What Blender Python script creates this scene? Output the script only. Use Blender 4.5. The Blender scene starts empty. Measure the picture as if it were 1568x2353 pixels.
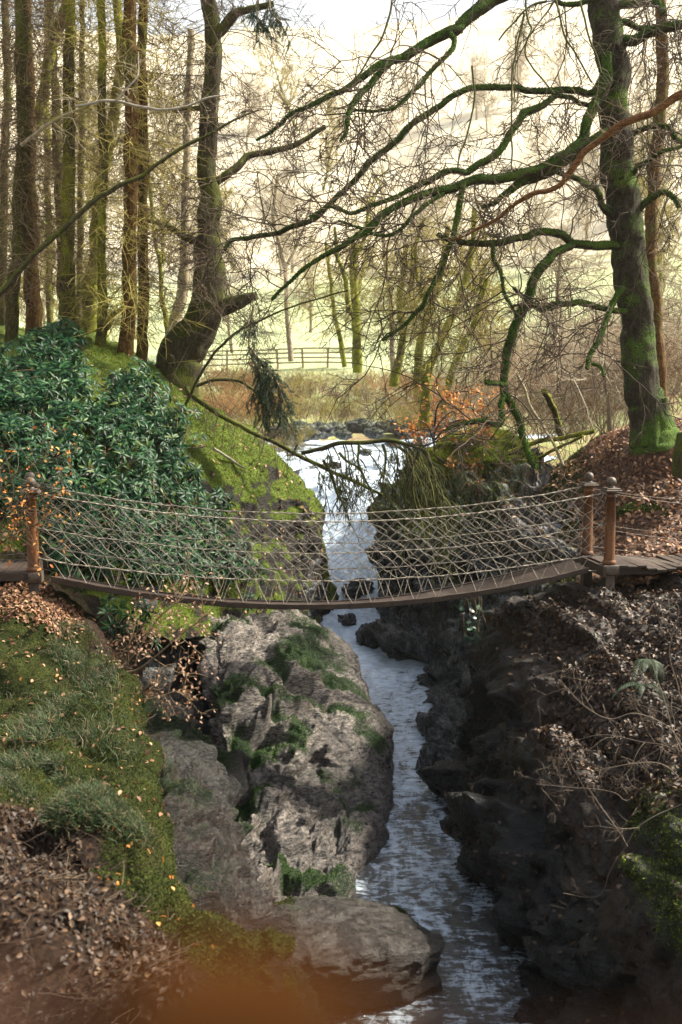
import bpy, math, random
import numpy as np
rng = np.random.default_rng(7)
random.seed(7)
C = bpy.context.scene.collection
R = math.radians
# ------------------------------------------------------------------ view geometry: picture point + distance -> place
F = 2288.0
TH = R(6.88)
CT, ST = math.cos(TH), math.sin(TH)

def P(u, v, y):
    a = (1176.5 - v) / F
    b = (u - 784.0) / F
    t = y / (CT + a * ST)
    return (b * t, y, (-ST + a * CT) * t)

def W(x, y, z):
    return (x, y, z)

# ------------------------------------------------------------------ noise
def _hash(ix, iy, iz, seed):
    h = (ix * 374761393 + iy * 668265263 + iz * 2147483647 + seed * 144665) & 0xFFFFFFFF
    h = ((h ^ (h >> 13)) * 1274126177) & 0xFFFFFFFF
    h = ((h ^ (h >> 16)) * 2246822519) & 0xFFFFFFFF
    return ((h ^ (h >> 15)) & 0xFFFFFF) / float(0xFFFFFF)

def vnoise(p, seed=0):
    p = np.asarray(p, dtype=np.float64)
    i = np.floor(p).astype(np.int64)
    f = p - i
    f = f * f * f * (f * (f * 6 - 15) + 10)
    x, y, z = i[..., 0], i[..., 1], i[..., 2]
    fx, fy, fz = f[..., 0], f[..., 1], f[..., 2]
    out = 0
    for dx in (0, 1):
        wx = fx if dx else 1 - fx
        for dy in (0, 1):
            wy = fy if dy else 1 - fy
            for dz in (0, 1):
                wz = fz if dz else 1 - fz
                out = out + wx * wy * wz * _hash(x + dx, y + dy, z + dz, seed)
    return out * 2 - 1

def fbm(p, oct=4, seed=0, lac=2.03, gain=0.5):
    p = np.asarray(p)
    a, s, n = 1.0, 0.0, 0.0
    for k in range(oct):
        s = s + a * vnoise(p, seed + k * 17)
        n += a
        a *= gain
        p = p * lac + 3.1
    return s / n

def ridged(p, oct=4, seed=0):
    a, s, n = 1.0, 0.0, 0.0
    for k in range(oct):
        s = s + a * (1 - 2 * np.abs(vnoise(p, seed + k * 13)))
        n += a
        a *= 0.55
        p = p * 2.07 + 1.7
    return s / n

def blocks(p, seed=0, k=16.0):
    """broken faces: every cell has its own level and tilt, meeting its neighbours along an edge; and distance to that edge"""
    p = np.asarray(p, dtype=np.float64)
    i = np.floor(p).astype(np.int64)
    d1 = np.full(p.shape[:-1], 9.0)
    d2 = np.full(p.shape[:-1], 9.0)
    num = np.zeros(p.shape[:-1])
    den = np.zeros(p.shape[:-1]) + 1e-12
    for dx in (-1, 0, 1):
        for dy in (-1, 0, 1):
            for dz in (-1, 0, 1):
                c = i + np.array([dx, dy, dz])
                x, y, z = c[..., 0], c[..., 1], c[..., 2]
                q = np.stack([_hash(x, y, z, seed + s_) for s_ in (1, 2, 3)], -1) + c
                d = np.linalg.norm(q - p, axis=-1)
                d2 = np.minimum(np.maximum(d1, d), d2)
                d1 = np.minimum(d1, d)
                tl = np.stack([_hash(x, y, z, seed + s_) for s_ in (11, 12, 13)], -1) * 2 - 1
                w = np.exp(-k * d * d)
                num += w * (_hash(x, y, z, seed + 9) * 1.2 - .6 + ((p - q) * tl).sum(-1) * 1.5)
                den += w
    return num / den, d2 - d1

def sstep(a, b, x):
    t = np.clip((x - a) / (b - a), 0, 1)
    return t * t * (3 - 2 * t)

def unit(v):
    return v / np.maximum(np.linalg.norm(v, axis=-1, keepdims=True), 1e-9)

# ------------------------------------------------------------------ meshes
class Acc:
    """gathers vertices and faces of ONE part"""
    def __init__(s):
        s.V, s.F, s.n = [], {3: [], 4: []}, 0
    def add(s, V, F):
        V = np.asarray(V, dtype=np.float64).reshape(-1, 3)
        F = np.asarray(F, dtype=np.int64)
        s.V.append(V)
        s.F[F.shape[1]].append(F + s.n)
        s.n += len(V)
        return s
    def get(s):
        V = np.concatenate(s.V) if s.V else np.zeros((0, 3))
        return V, {k: np.concatenate(f) for k, f in s.F.items() if f}

def link_mesh(name, V, FD, mat, parent=None, smooth=True, attrs=None):
    V = np.asarray(V, dtype=np.float64)
    if not isinstance(FD, dict):
        FD = np.asarray(FD)
        FD = {FD.shape[1]: FD}
    if parent is not None:
        o_ = np.array(parent.location)
        p_ = parent
        while p_.parent is not None:
            p_ = p_.parent
            o_ = o_ + np.array(p_.location)
        V = V - o_
    me = bpy.data.meshes.new(name)
    me.vertices.add(len(V))
    me.vertices.foreach_set('co', V.astype(np.float32).ravel())
    loops, starts, tot = [], [], 0
    for k, f in FD.items():
        loops.append(f.ravel())
        starts.append(np.arange(len(f)) * k + tot)
        tot += f.size
    loops = np.concatenate(loops).astype(np.int32)
    starts = np.concatenate(starts).astype(np.int32)
    me.loops.add(len(loops))
    me.loops.foreach_set('vertex_index', loops)
    me.polygons.add(len(starts))
    me.polygons.foreach_set('loop_start', starts)
    me.polygons.foreach_set('use_smooth', np.full(len(starts), smooth))
    if attrs:
        for an, av in attrs.items():
            at = me.attributes.new(an, 'FLOAT', 'POINT')
            at.data.foreach_set('value', np.asarray(av, dtype=np.float32).ravel())
    me.update(calc_edges=True)
    me.validate(verbose=False)
    if mat:
        me.materials.append(mat)
    o = bpy.data.objects.new(name, me)
    C.objects.link(o)
    if parent is not None:
        o.parent = parent
    return o

def obj(name, acc, mat, parent=None, smooth=True):
    V, FD = acc.get()
    return link_mesh(name, V, FD, mat, parent, smooth)

def tag(o, label=None, cat=None, group=None, kind=None):
    if label: o['label'] = label
    if cat: o['category'] = cat
    if group: o['group'] = group
    if kind: o['kind'] = kind
    return o

def thing(name, loc, label, cat, group=None):
    o = bpy.data.objects.new(name, None)
    C.objects.link(o)
    o.location = loc
    o.empty_display_size = 0.2
    return tag(o, label, cat, group)

def crom(pts, n):
    """Catmull-Rom along axis 0, n samples"""
    pts = np.asarray(pts, dtype=np.float64)
    k = len(pts)
    e = np.concatenate([2 * pts[:1] - pts[1:2], pts, 2 * pts[-1:] - pts[-2:-1]])
    t = np.linspace(0, k - 1, n)
    i = np.minimum(t.astype(int), k - 2)
    f = (t - i).reshape((-1,) + (1,) * (pts.ndim - 1))
    p0, p1, p2, p3 = e[i], e[i + 1], e[i + 2], e[i + 3]
    return 0.5 * (2 * p1 + (p2 - p0) * f + (2 * p0 - 5 * p1 + 4 * p2 - p3) * f ** 2 + (3 * p1 - p0 - 3 * p2 + p3) * f ** 3)

def grid_faces(n, m):
    i = np.arange(n - 1)[:, None] * m + np.arange(m - 1)[None, :]
    return np.stack([i, i + 1, i + m + 1, i + m], -1).reshape(-1, 4)

def grid_normals(G):
    a = np.gradient(G, axis=0)
    b = np.gradient(G, axis=1)
    return unit(np.cross(b, a))

def even(pts, n):
    """resample rows at even arc length (mean over columns)"""
    d = np.linalg.norm(np.diff(pts, axis=0), axis=-1)
    d = d.mean(axis=tuple(range(1, d.ndim))) if d.ndim > 1 else d
    s = np.concatenate([[0], np.cumsum(d)])
    q = np.linspace(0, s[-1], n)
    i = np.clip(np.searchsorted(s, q) - 1, 0, len(s) - 2)
    f = ((q - s[i]) / np.maximum(s[i + 1] - s[i], 1e-9)).reshape((-1,) + (1,) * (pts.ndim - 1))
    return pts[i] * (1 - f) + pts[i + 1] * f

def patch(rows, step):
    A = np.array(rows, dtype=np.float64)
    A = crom(A, (A.shape[0] - 1) * 14 + 1)
    L0 = np.linalg.norm(np.diff(A, axis=0), axis=-1).sum(0).mean()
    A = even(A, max(8, int(L0 / step)))
    B = np.swapaxes(A, 0, 1)
    B = crom(B, (B.shape[0] - 1) * 14 + 1)
    L1 = np.linalg.norm(np.diff(B, axis=0), axis=-1).sum(0).mean()
    B = even(B, max(8, int(L1 / step)))
    return np.swapaxes(B, 0, 1)

def frames(T, ref):
    u = unit(np.cross(T, ref))
    return u, unit(np.cross(T, u))

def tubes(acc, Pm, Rm, k=5, rough=0.0, cap=False):
    """batch of tubes. Pm (M,N,3), Rm (M,N)"""
    Pm = np.asarray(Pm, dtype=np.float64)
    if Pm.ndim == 2:
        Pm = Pm[None]
    Rm = np.broadcast_to(np.asarray(Rm, dtype=np.float64), Pm.shape[:2])
    M, N = Pm.shape[:2]
    T = unit(np.gradient(Pm, axis=1))
    d = unit(Pm[:, -1] - Pm[:, 0])
    ref = np.where(np.abs(d[:, 2:3]) > 0.8, np.array([[1.0, 0.13, 0]]), np.array([[0.09, 0.05, 1.0]]))
    u, w = frames(T, np.broadcast_to(ref[:, None], T.shape))
    a = np.arange(k) * 2 * math.pi / k
    rr = Rm[:, :, None]
    if rough:
        q = np.stack([Pm[..., 0][..., None] * 0 + np.cos(a) * 1.3, Pm[..., 1][..., None] * 0 + np.sin(a) * 1.3, np.cumsum(np.full((M, N), 0.16), 1)[..., None] + 0 * a], -1) + rng.random(3) * 50
        rr = rr * (1 + rough * fbm(q, 3, 5))
    V = Pm[:, :, None] + rr[..., None] * (np.cos(a)[:, None] * u[:, :, None] + np.sin(a)[:, None] * w[:, :, None])
    i = np.arange(N - 1)[:, None] * k
    j = np.arange(k)[None]
    f = np.stack([i + j, i + (j + 1) % k, i + k + (j + 1) % k, i + k + j], -1).reshape(-1, 4)
    Fm = (np.arange(M)[:, None, None] * (N * k) + f[None]).reshape(-1, 4)
    acc.add(V, Fm)
    if cap:
        for m in range(M):
            for e, c in ((0, Pm[m, 0]), (N - 1, Pm[m, -1])):
                ring = V[m, e]
                acc.add(np.concatenate([ring, c[None]]), np.array([[q, (q + 1) % k, k] for q in range(k)]))
    return acc

def limb(pts, rad, step=0.08, wob=0.02, seed=0):
    """smooth polyline + radii from traced points"""
    A = np.concatenate([np.array(pts, dtype=np.float64), np.array(rad, dtype=np.float64).reshape(-1, 1)], 1)
    A = crom(A, (len(A) - 1) * 12 + 1)
    L = np.linalg.norm(np.diff(A[:, :3], axis=0), axis=-1).sum()
    A = even(A, max(5, int(L / step)))
    p = A[:, :3]
    if wob:
        s = np.linspace(0, L * 2.2, len(p))
        w = np.stack([fbm(np.stack([s, s * 0 + seed * 3.3 + c * 9.7, s * 0], -1), 3, 3) for c in range(3)], -1)
        p = p + w * wob
    return p, np.maximum(A[:, 3], 0.002)

def grow(o, d, length, n, wob=0.15, grav=0.0, curl=None):
    """batch random walks: o,d (M,3), length (M,) -> (M,n,3)"""
    M = len(o)
    out = np.zeros((M, n, 3))
    out[:, 0] = o
    d = unit(d)
    st = (length / (n - 1))[:, None]
    for i in range(1, n):
        d = d + rng.normal(0, wob, (M, 3))
        d[:, 2] += grav
        d = unit(d)
        out[:, i] = out[:, i - 1] + d * st
    return out

def pick(Pm, cnt, lo=0.1, hi=1.0):
    """cnt random points along each of a batch of polylines -> points, tangents, parent index, fraction"""
    M, N = Pm.shape[:2]
    idx = np.repeat(np.arange(M), cnt)
    t = rng.uniform(lo, hi, len(idx))
    q = np.minimum(t * (N - 1), N - 1.001)
    i = q.astype(int)
    f = (q - i)[:, None]
    a, b = Pm[idx, i], Pm[idx, i + 1]
    return a * (1 - f) + b * f, unit(b - a), idx, t

def sideways(T, spread):
    r = rng.normal(0, 1, T.shape)
    r = unit(r - (r * T).sum(-1, keepdims=True) * T)
    return unit(T * (1 - spread) + r * spread)

def scatter(V, F4, n, w=None):
    """random points on quads -> pos, normal, vertex of face"""
    a, b, c, d = (V[F4[:, k]] for k in range(4))
    cr = np.cross(c - a, d - b)
    area = np.linalg.norm(cr, axis=-1) * 0.5
    pr = area if w is None else area * w[F4].mean(1)
    if pr.sum() <= 0:
        return np.zeros((0, 3)), np.zeros((0, 3)), np.zeros(0, int)
    i = rng.choice(len(F4), n, p=pr / pr.sum())
    s, t = rng.random((2, n, 1))
    p = (a[i] * (1 - s) + b[i] * s) * (1 - t) + (d[i] * (1 - s) + c[i] * s) * t
    return p, unit(cr[i]), F4[i, 0]

def blades(acc, p, d, h, w, bend=0.3):
    """one bent blade (2 faces) per point"""
    n = len(p)
    r = unit(np.cross(d, rng.normal(0, 1, (n, 3))))
    b = unit(np.cross(d, r))
    h = h[:, None]
    w = np.broadcast_to(w, (n,))[:, None]
    mid = p + d * h * 0.55
    tip = p + d * h * 0.9 + b * h * bend
    V = np.stack([p - r * w, p + r * w, mid + r * w * 0.7, mid - r * w * 0.7, tip], 1).reshape(-1, 3)
    q = np.arange(n)[:, None] * 5
    acc.n0 = acc.n
    acc.V.append(V)
    acc.F[4].append(q + np.array([[0, 1, 2, 3]]) + acc.n)
    acc.F[3].append(q + np.array([[3, 2, 4]]) + acc.n)
    acc.n += len(V)

def leaves(acc, p, d, nrm, L, wd, fold=0.25, droop=0.0):
    """pointed leaf of four quads: base, shoulder, tip with raised edges"""
    n = len(p)
    d = unit(d)
    r = unit(np.cross(d, nrm))
    m = unit(np.cross(r, d))
    L = np.broadcast_to(L, (n,))[:, None]
    wd = np.broadcast_to(wd, (n,))[:, None]
    b0 = p
    c1 = p + d * L * 0.35
    c2 = p + d * L * 0.72 - m * L * droop * 0.5
    tp = p + d * L - m * L * droop
    up = m * wd * fold
    l1, r1 = c1 - r * wd * 0.5 + up, c1 + r * wd * 0.5 + up
    l2, r2 = c2 - r * wd * 0.45 + up, c2 + r * wd * 0.45 + up
    V = np.stack([b0, c1, c2, tp, l1, r1, l2, r2], 1).reshape(-1, 3)
    q = np.arange(n)[:, None] * 8
    acc.V.append(V)
    acc.F[4].append((q[:, :, None] + np.array([[[1, 2, 6, 4], [1, 5, 7, 2]]])).reshape(-1, 4) + acc.n)
    acc.F[3].append((q[:, :, None] + np.array([[[0, 1, 4], [0, 5, 1], [2, 3, 6], [2, 7, 3]]])).reshape(-1, 3) + acc.n)
    acc.n += len(V)

def box(acc, c, ax, ay, az, bev=0.0):
    """box from centre and three half-axis vectors, with chamfered long edges when bev"""
    c, ax, ay, az = (np.array(v, dtype=float) for v in (c, ax, ay, az))
    if bev:
        ly, lz = np.linalg.norm(ay), np.linalg.norm(az)
        y, z = ay / ly, az / lz
        pr = [(-ly + bev, -lz), (ly - bev, -lz), (ly, -lz + bev), (ly, lz - bev), (ly - bev, lz), (-ly + bev, lz), (-ly, lz - bev), (-ly, -lz + bev)]
        V = [c + s * ax + a * y + b * z for s in (-1, 1) for a, b in pr]
        acc.add(V, [[i, (i + 1) % 8, 8 + (i + 1) % 8, 8 + i] for i in range(8)])
        acc.add(V, [[0, 7, 6, 5], [0, 5, 4, 3], [0, 3, 2, 1], [8, 9, 10, 11], [8, 11, 12, 13], [8, 13, 14, 15]])
    else:
        V = [c + i * ax + j * ay + k * az for i in (-1, 1) for j in (-1, 1) for k in (-1, 1)]
        acc.add(V, [[0, 1, 3, 2], [4, 6, 7, 5], [0, 4, 5, 1], [2, 3, 7, 6], [0, 2, 6, 4], [1, 5, 7, 3]])
    return acc

def lathe(acc, c, prof, k=20, square=False):
    """prof: (r, z) list round a vertical axis"""
    a = np.arange(k) * 2 * math.pi / k
    pr = np.array(prof)
    sx, sy = np.cos(a), np.sin(a)
    V = np.stack([c[0] + pr[:, :1] * sx, c[1] + pr[:, :1] * sy, c[2] + pr[:, 1:] + 0 * sx], -1)
    n = len(pr)
    i = np.arange(n - 1)[:, None] * k
    j = np.arange(k)[None]
    acc.add(V, np.stack([i + j, i + (j + 1) % k, i + k + (j + 1) % k, i + k + j], -1).reshape(-1, 4))
    return acc

# ------------------------------------------------------------------ materials
class NT:
    def __init__(s, name, rough=0.8, spec=0.3):
        s.m = bpy.data.materials.new(name)
        s.m.use_nodes = True
        s.t = s.m.node_tree
        s.b = s.t.nodes['Principled BSDF']
        s.b.inputs['Roughness'].default_value = rough
        s.b.inputs['Specular IOR Level'].default_value = spec
        s.geo = s.t.nodes.new('ShaderNodeNewGeometry')
        s.co = s.t.nodes.new('ShaderNodeTexCoord')
    def put(s, sock, v):
        if isinstance(v, bpy.types.NodeSocket): s.t.links.new(v, sock)
        elif isinstance(v, (tuple, list)): sock.default_value = (*v, 1.0) if len(v) == 3 and sock.type == 'RGBA' else v
        else: sock.default_value = v
    def noise(s, scale, detail=4, rough=0.55, stretch=None, dist=0.0, vec=None):
        n = s.t.nodes.new('ShaderNodeTexNoise')
        n.inputs['Scale'].default_value = scale
        n.inputs['Detail'].default_value = detail
        n.inputs['Roughness'].default_value = rough
        n.inputs['Distortion'].default_value = dist
        v = vec or s.co.outputs['Object']
        if stretch:
            mp = s.t.nodes.new('ShaderNodeMapping')
            mp.inputs['Scale'].default_value = stretch[:3]
            if len(stretch) > 3: mp.inputs['Rotation'].default_value = stretch[3:]
            s.t.links.new(v, mp.inputs[0])
            v = mp.outputs[0]
        s.t.links.new(v, n.inputs['Vector'])
        return n.outputs['Fac']
    def voro(s, scale, out='Color', stretch=None):
        n = s.t.nodes.new('ShaderNodeTexVoronoi')
        n.inputs['Scale'].default_value = scale
        v = s.co.outputs['Object']
        if stretch:
            mp = s.t.nodes.new('ShaderNodeMapping')
            mp.inputs['Scale'].default_value = stretch
            s.t.links.new(v, mp.inputs[0])
            v = mp.outputs[0]
        s.t.links.new(v, n.inputs['Vector'])
        return n.outputs[out]
    def ramp(s, fac, stops):
        n = s.t.nodes.new('ShaderNodeValToRGB')
        e = n.color_ramp.elements
        while len(e) < len(stops): e.new(0.5)
        for k, (p, c) in enumerate(stops):
            e[k].position = p
            e[k].color = (*c, 1) if isinstance(c, (tuple, list)) else (c, c, c, 1)
        s.t.links.new(fac, n.inputs[0])
        return n.outputs[0]
    def mix(s, f, a, b, mode='MIX'):
        n = s.t.nodes.new('ShaderNodeMix')
        n.data_type = 'RGBA'
        n.blend_type = mode
        s.put(n.inputs[0], f); s.put(n.inputs[6], a); s.put(n.inputs[7], b)
        return n.outputs[2]
    def math(s, op, a, b=0.0, c=None):
        n = s.t.nodes.new('ShaderNodeMath')
        n.operation = op
        s.put(n.inputs[0], a); s.put(n.inputs[1], b)
        if c is not None: s.put(n.inputs[2], c)
        return n.outputs[0]
    def attr(s, name):
        n = s.t.nodes.new('ShaderNodeAttribute')
        n.attribute_name = name
        return n.outputs['Fac']
    def island(s):
        return s.geo.outputs['Random Per Island']
    def rnd(s):
        n = s.t.nodes.new('ShaderNodeObjectInfo')
        return n.outputs['Random']
    def nz(s):
        n = s.t.nodes.new('ShaderNodeSeparateXYZ')
        s.t.links.new(s.geo.outputs['Normal'], n.inputs[0])
        return n.outputs[2]
    def bump(s, h, strength=0.5, dist=0.02, prev=None):
        n = s.t.nodes.new('ShaderNodeBump')
        n.inputs['Strength'].default_value = strength
        n.inputs['Distance'].default_value = dist
        s.t.links.new(h, n.inputs['Height'])
        if prev: s.t.links.new(prev, n.inputs['Normal'])
        return n.outputs[0]
    def done(s, color, rough=None, normal=None):
        s.put(s.b.inputs['Base Color'], color)
        if rough is not None: s.put(s.b.inputs['Roughness'], rough)
        if normal is not None: s.t.links.new(normal, s.b.inputs['Normal'])
        return s.m

def two_sided(nt, amount, tint):
    """thin leaf: some light passes through"""
    tr = nt.t.nodes.new('ShaderNodeBsdfTranslucent')
    nt.put(tr.inputs['Color'], tint)
    mx = nt.t.nodes.new('ShaderNodeMixShader')
    mx.inputs[0].default_value = amount
    out = nt.t.nodes['Material Output']
    nt.t.links.new(nt.b.outputs[0], mx.inputs[1])
    nt.t.links.new(tr.outputs[0], mx.inputs[2])
    nt.t.links.new(mx.outputs[0], out.inputs['Surface'])

def leaf_mat(name, stops, rough=0.5, trans=0.25, spec=0.4):
    t = NT(name, rough, spec)
    c = t.ramp(t.island(), stops)
    two_sided(t, trans, c)
    return t.done(c)

def terrain_mat(name, rock, soil, moss, strata=(1, 1, 5, 0.5, 0.3, 0), rough=0.75, wetrough=0.22, spec=.3, glint_streak=None):
    t = NT(name, rough, spec)
    n1 = t.noise(2.2, 6, 0.65)
    n2 = t.noise(9, 8, 0.72, stretch=strata, dist=0.2)
    n3 = t.noise(45, 5, 0.7)
    rc = t.ramp(t.math('MULTIPLY_ADD', n2, 0.75, t.math('MULTIPLY', n3, 0.25)), rock)
    leafc = t.ramp(t.voro(38, 'Color', (1, 1, 1)), soil)
    sc = t.mix(t.ramp(n1, [(0.3, 0.2), (0.7, 0.9)]), leafc, t.ramp(n3, soil))
    mc = t.ramp(t.math('MULTIPLY_ADD', n1, 0.5, t.math('MULTIPLY', n3, 0.5)), moss)
    so = t.math('ADD', t.attr('soil'), t.math('MULTIPLY_ADD', n2, 0.9, -0.45))
    mo = t.math('ADD', t.attr('moss'), t.math('MULTIPLY_ADD', n3, 1.1, -0.55))
    col = t.mix(t.ramp(so, [(0.42, 0.0), (0.58, 1.0)]), rc, sc)
    mf = t.ramp(mo, [(0.4, 0.0), (0.6, 1.0)])
    col = t.mix(mf, col, mc)
    if glint_streak:  # pale upright streaks: wet glints painted into the rock colour
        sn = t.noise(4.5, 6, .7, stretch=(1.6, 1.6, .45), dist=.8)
        col = t.mix(t.ramp(t.math('MULTIPLY_ADD', sn, .7, t.math('MULTIPLY', n3, .3)), [(.5, 0), (.6, 1)]), col, glint_streak)
    wet = t.attr('wet')
    col = t.mix(wet, col, t.mix(1.0, col, (0.5, 0.5, 0.52), 'MULTIPLY'))
    rg = t.mix(mf, t.mix(wet, (rough,) * 3, t.ramp(n2, [(0.35, wetrough), (0.7, wetrough + 0.3)])), (0.95,) * 3)
    b1 = t.bump(n2, 1.0, 0.12)
    b2 = t.bump(n3, 0.8, 0.03, b1)
    return t.done(col, rg, b2)
# ------------------------------------------------------------------ camera, sky, sun, haze
sc = bpy.context.scene
cam = bpy.data.objects.new('camera', bpy.data.cameras.new('camera'))
C.objects.link(cam)
cam.data.sensor_fit = 'VERTICAL'
cam.data.sensor_height = 36
cam.data.lens = 36 * F / 2353.0
cam.rotation_euler = (R(90) - TH, 0, 0)
cam.data.clip_start = 0.02
cam.data.clip_end = 3000
cam.data.dof.use_dof = True
cam.data.dof.focus_distance = 12.5
cam.data.dof.aperture_fstop = 2.2
sc.camera = cam
w = bpy.data.worlds.new('World')
sc.world = w
w.use_nodes = True
SUN_EL, SUN_AZ = R(44), R(72)          # azimuth clockwise from the view direction (+y)
sk = w.node_tree.nodes.new('ShaderNodeTexSky')
sk.sky_type = 'NISHITA'
sk.sun_disc = False
sk.sun_elevation = SUN_EL
sk.sun_rotation = SUN_AZ
sk.air_density = 1.0
sk.dust_density = 3.0
sk.ozone_density = 1.0
bg = w.node_tree.nodes['Background']
nt = w.node_tree
tc = nt.nodes.new('ShaderNodeTexCoord')
sx = nt.nodes.new('ShaderNodeSeparateXYZ')
nt.links.new(tc.outputs['Generated'], sx.inputs[0])
rp_ = nt.nodes.new('ShaderNodeValToRGB')
rp_.color_ramp.elements[0].position = .1
rp_.color_ramp.elements[0].color = (.92, .92, .92, 1)
rp_.color_ramp.elements[1].position = .75
rp_.color_ramp.elements[1].color = (.35, .35, .35, 1)
nt.links.new(sx.outputs[2], rp_.inputs[0])
mxs = nt.nodes.new('ShaderNodeMix')
mxs.data_type = 'RGBA'
mxs.inputs[7].default_value = (3.5, 3.4, 3.0, 1)
nt.links.new(rp_.outputs[0], mxs.inputs[0])
nt.links.new(sk.outputs[0], mxs.inputs[6])
nt.links.new(mxs.outputs[2], bg.inputs[0])
bg.inputs[1].default_value = 0.1
sun = bpy.data.objects.new('sun', bpy.data.lights.new('sun', 'SUN'))
C.objects.link(sun)
sun.data.energy = 4.4
sun.data.angle = R(6)
sun.data.color = (1.0, 0.94, 0.79)
sun.rotation_euler = (R(90) - SUN_EL, 0, R(180) - SUN_AZ + 0)
sun.location = (20, 20, 30)
sc.view_settings.view_transform = 'Standard'
sc.view_settings.look = 'None'
sc.view_settings.exposure = 1.88
sc.view_settings.gamma = 1
sc.cycles.use_denoising = True
sc.cycles.max_bounces = 6
sc.cycles.volume_bounces = 1
sc.cycles.transparent_max_bounces = 8

# ------------------------------------------------------------------ ground: rows of the land
ROCK_TAN = [(0.34, (0.014, 0.012, 0.010)), (0.43, (0.09, 0.076, 0.064)), (0.53, (0.28, 0.232, 0.195)), (0.66, (0.5, 0.435, 0.375))]
ROCK_DARK = [(0.34, (0.005, 0.005, 0.005)), (0.47, (0.02, 0.019, 0.017)), (0.58, (0.07, 0.067, 0.06)), (0.72, (0.2, 0.2, 0.195))]
ROCK_BROWN = [(0.3, (0.008, 0.006, 0.004)), (0.5, (0.026, 0.019, 0.013)), (0.65, (0.06, 0.046, 0.034)), (0.8, (0.13, 0.11, 0.09))]
SOIL = [(0.25, (0.008, 0.005, 0.0035)), (0.45, (0.022, 0.013, 0.008)), (0.6, (0.055, 0.03, 0.018)), (0.78, (0.12, 0.065, 0.037))]
SOIL_RED = [(0.2, (0.02, 0.01, 0.006)), (0.42, (0.07, 0.032, 0.018)), (0.6, (0.15, 0.075, 0.043)), (0.8, (0.28, 0.16, 0.1))]
MOSS = [(0.3, (0.010, 0.013, 0.003)), (0.48, (0.028, 0.036, 0.007)), (0.62, (0.06, 0.068, 0.012)), (0.8, (0.10, 0.105, 0.02))]
MOSS_GREEN = [(0.3, (0.006, 0.014, 0.004)), (0.48, (0.015, 0.037, 0.007)), (0.62, (0.035, 0.07, 0.012)), (0.8, (0.065, 0.11, 0.022))]
M = {}
M['bank'] = terrain_mat('bank_earth', ROCK_BROWN, SOIL, MOSS, strata=(1.6, 1.6, 2.2, .4, .3, 0), spec=.15)
M['rock'] = terrain_mat('banded_rock', [(q_, c_) for q_, (p_, c_) in zip((.40, .465, .525, .61), ROCK_TAN)], SOIL, MOSS_GREEN, strata=(1.2, 1.2, 4.0, 0.55, 0.5, 0), rough=0.42, spec=.5)
M['wetrock'] = terrain_mat('wet_black_rock', ROCK_DARK, SOIL, MOSS, strata=(2, 2, 1.2, 0.2, 0.3, 0), rough=0.5, wetrough=0.1, spec=.6, glint_streak=(.34, .36, .36))
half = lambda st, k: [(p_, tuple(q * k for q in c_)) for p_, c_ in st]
M['wall'] = terrain_mat('dark_damp_wall', half(ROCK_DARK, .38), SOIL, MOSS, strata=(1.6, 1.6, 1.6, .2, .3, 0), rough=.6, wetrough=.16, spec=.4, glint_streak=(.06, .06, .057))
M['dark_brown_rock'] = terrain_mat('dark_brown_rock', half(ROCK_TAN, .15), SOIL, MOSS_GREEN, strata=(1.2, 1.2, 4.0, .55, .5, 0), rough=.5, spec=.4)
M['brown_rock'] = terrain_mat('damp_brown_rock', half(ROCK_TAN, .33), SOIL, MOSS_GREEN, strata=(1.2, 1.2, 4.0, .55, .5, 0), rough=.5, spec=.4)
M['slope'] = terrain_mat('leafy_slope', ROCK_BROWN, SOIL_RED, MOSS_GREEN)
M['hill'] = terrain_mat('mossy_slope', ROCK_BROWN, SOIL, [(0.3, (0.03, 0.045, 0.006)), (0.48, (0.09, 0.13, 0.014)), (0.62, (0.16, 0.22, 0.024)), (0.8, (0.24, 0.29, 0.045))])

MOSSY = []      # (V, F, moss) for blades later
SURF = {}

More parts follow.
